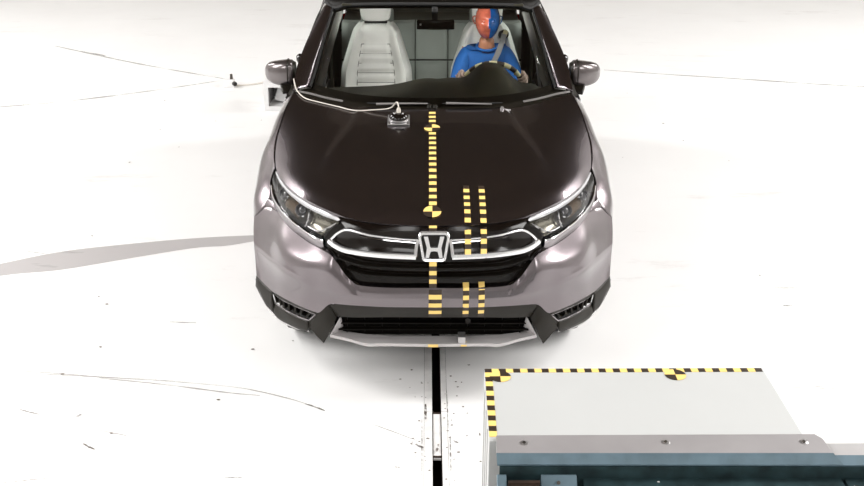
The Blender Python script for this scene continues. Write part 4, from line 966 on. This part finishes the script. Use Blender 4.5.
for cx in (-.052, .052):
    for cy in (-.056, .056):
        b = MB(); b.lathe([(0, .006), (.004, .006), (.005, 0)], tz(cx*.92, cy*.92, .008), nrm, n=8); b.build('screw', 'bolt', R)
b = MB(); b.lathe([(0, .036), (.030, .035), (.044, .028), (.050, .018), (.050, 0)], tz(0, .0, .008), nrm, n=28); b.build('sensor_body', 'gloss_black', R)
b = MB(); b.lathe([(.0505, .012), (.054, .010), (.054, .004), (.0505, .002)], tz(0, 0, .008), nrm, n=28); b.build('ring', 'satin', R)
for cx in (-.022, .022):
    b = MB(); b.lathe([(0, .008), (.006, .007), (.007, 0)], tz(cx, -.004, .042), nrm, n=10); b.build('contact', 'chrome', R)
b = MB(); b.lathe([(0, .030), (.007, .030), (.011, .018), (.012, 0)], tz(0, .012, .040), nrm, n=14); b.build('plug', 'cable', R)
e = tz(0, .012, .072)
P = [e, e+Vector((-.008, .03, .02)), (sx-.05, sy+.10, hz(sx-.05, sy+.10)+.03), (-.32, 1.12, hz(-.32, 1.12)+.012), (-.42, 1.155, hz(-.42, 1.155)+.006), (-.52, 1.215, hz(-.52, 1.215)+.006), (-.62, 1.265, hz(-.62, 1.265)+.006), (-.70, 1.31, hz(-.70, 1.31)+.008), (-.755, 1.40, 1.20), (-.782, 1.50, 1.232), (-.80, 1.66, 1.20)]
b = MB(); b.tube(cr(P, 60), .0035, 6); tag(b.build('sensor_cable', 'cable'), 'thin pale cable running across the hood from the round sensor to the windscreen pillar', 'cable')

# ================================================================ tape on the car
SH = bvh([o for o in bpy.data.objects if o.type == 'MESH' and o.parent and (o.parent == CAR or o.parent.name.startswith('grille')) and o.name.split('.')[0] in
          ('hood', 'bumper', 'lower_trim', 'grille', 'grille_cap', 'chrome_bar', 'skid_lip', 'wing_panel', 'slat', 'chrome_line')])
def surf_top(x, y):
    h = SH.ray_cast(Vector((x, y, 3)), Vector((0, 0, -1))); return (h[0], h[1]) if h[0] else (None, None)
def surf_front(x, z):
    h = SH.ray_cast(Vector((x, -1.2, z)), Vector((0, 1, 0))); return (h[0], h[1]) if h[0] else (None, None)
def run(name, x, w, ys=None, zs=None, first=0, ms=('yellow', 'black_tape'), label=None, lift=.0015):
    b = MB(); seq = []
    if ys: seq += [('t', a, c) for a, c in zip(ys, ys[1:])]
    if zs: seq += [('f', a, c) for a, c in zip(zs, zs[1:])]
    for i, (k, a, c) in enumerate(seq):
        rows = []
        for q in (a, (a+c)/2, c):
            row = []
            for dx in (-w/2, 0, w/2):
                p, nn = (surf_top(x+dx, q) if k == 't' else surf_front(x+dx, q))
                if p is None: continue
                if k == 't': nn = nn if nn.z > 0 else -nn
                else: nn = nn if nn.y < 0 else -nn
                row.append(p+nn*lift)
            if len(row) == 3: rows.append(row)
        if len(rows) == 3 and max(abs(rows[0][1].y-rows[1][1].y), abs(rows[2][1].y-rows[1][1].y)) < .05: b.grid(rows, mi=(i+first) % 2)
    if not b.v: print('no hits', name, x); return
    return b.build(name, list(ms), CAR, smooth=False, thick=.0008, off=0, label=label)
def steps(a, c, d): n = max(1, round(abs(c-a)/d)); return [a+(c-a)*i/n for i in range(n+1)]
tl = 'yellow and black checkered tape'
run('tape_strip', .003, .036, ys=steps(1.115, .955, .0265), label=tl)
run('tape_strip', .003, .036, ys=steps(.855, .185, .0265), label=tl)
def taut(x, w, pts, pitch, first=0):
    P = [Vector((x, y, z)) for y, z in pts]; n = max(2, round(sum((q-p).length for p, q in zip(P, P[1:]))/pitch)); P = lin(P, n*2+1); b = MB()
    for i in range(n): b.grid([[p+Vector((dx, 0, 0)) for dx in (-w/2, w/2)] for p in P[2*i:2*i+3]], mi=(i+first) % 2)
    b.build('tape_strip', ['yellow', 'black_tape'], CAR, smooth=False, thick=.0008, off=0, label=tl)
taut(.003, .036, [(.050, .931), (.030, .914)], .02, 0)
taut(.003, .034, [(-.022, .782), (-.030, .740), (-.027, .652)], .022, 0)
run('tape_strip', .014, .060, zs=steps(.640, .480, .0228), label=tl, first=1)
run('tape_strip', .006, .048, zs=steps(.346, .306, .020), label=tl, first=1)
for x in (.163, .236):
    run('tape_strip', x, .028, ys=steps(.345, .075, .0265), label=tl, first=1)
    taut(x, .028, [(.062+x*.06, .925), (.026+x*.03, .888), (-.014+x*.04, .812), (-.016+x*.04, .79)], .0235, 1)
    run('tape_strip', x-.006, .028, zs=steps(.655, .478, .0225), label=tl)
    run('tape_strip', x-.010, .028, zs=steps(.346, .306, .020), label=tl, first=1)
for x, y in ((.001, .905), (.0, .135)):
    p, nn = surf_top(x, y); nn = nn if nn.z > 0 else -nn
    b = MB(); target(b, p+nn*.0025, .042, up=nn, flip=1 if y > .5 else 0); b.build('target_disc', ['yellow', 'black_tape'], CAR, smooth=False, label='round yellow and black target')
b = MB()
for i in range(22):
    y0 = 1.74+i*.032; b.grid([[Vector((flank(y, 1.136)+AX-.035, y, belt(y)+.003)), Vector((flank(y, 1.136)+AX-.004, y, belt(y)+.003))] for y in (y0, y0+.032)], mi=i % 2)
b.build('tape_strip', ['creme', 'black_tape'], CAR, smooth=False, thick=.001, off=0, label='checkered tape on the door ledge')
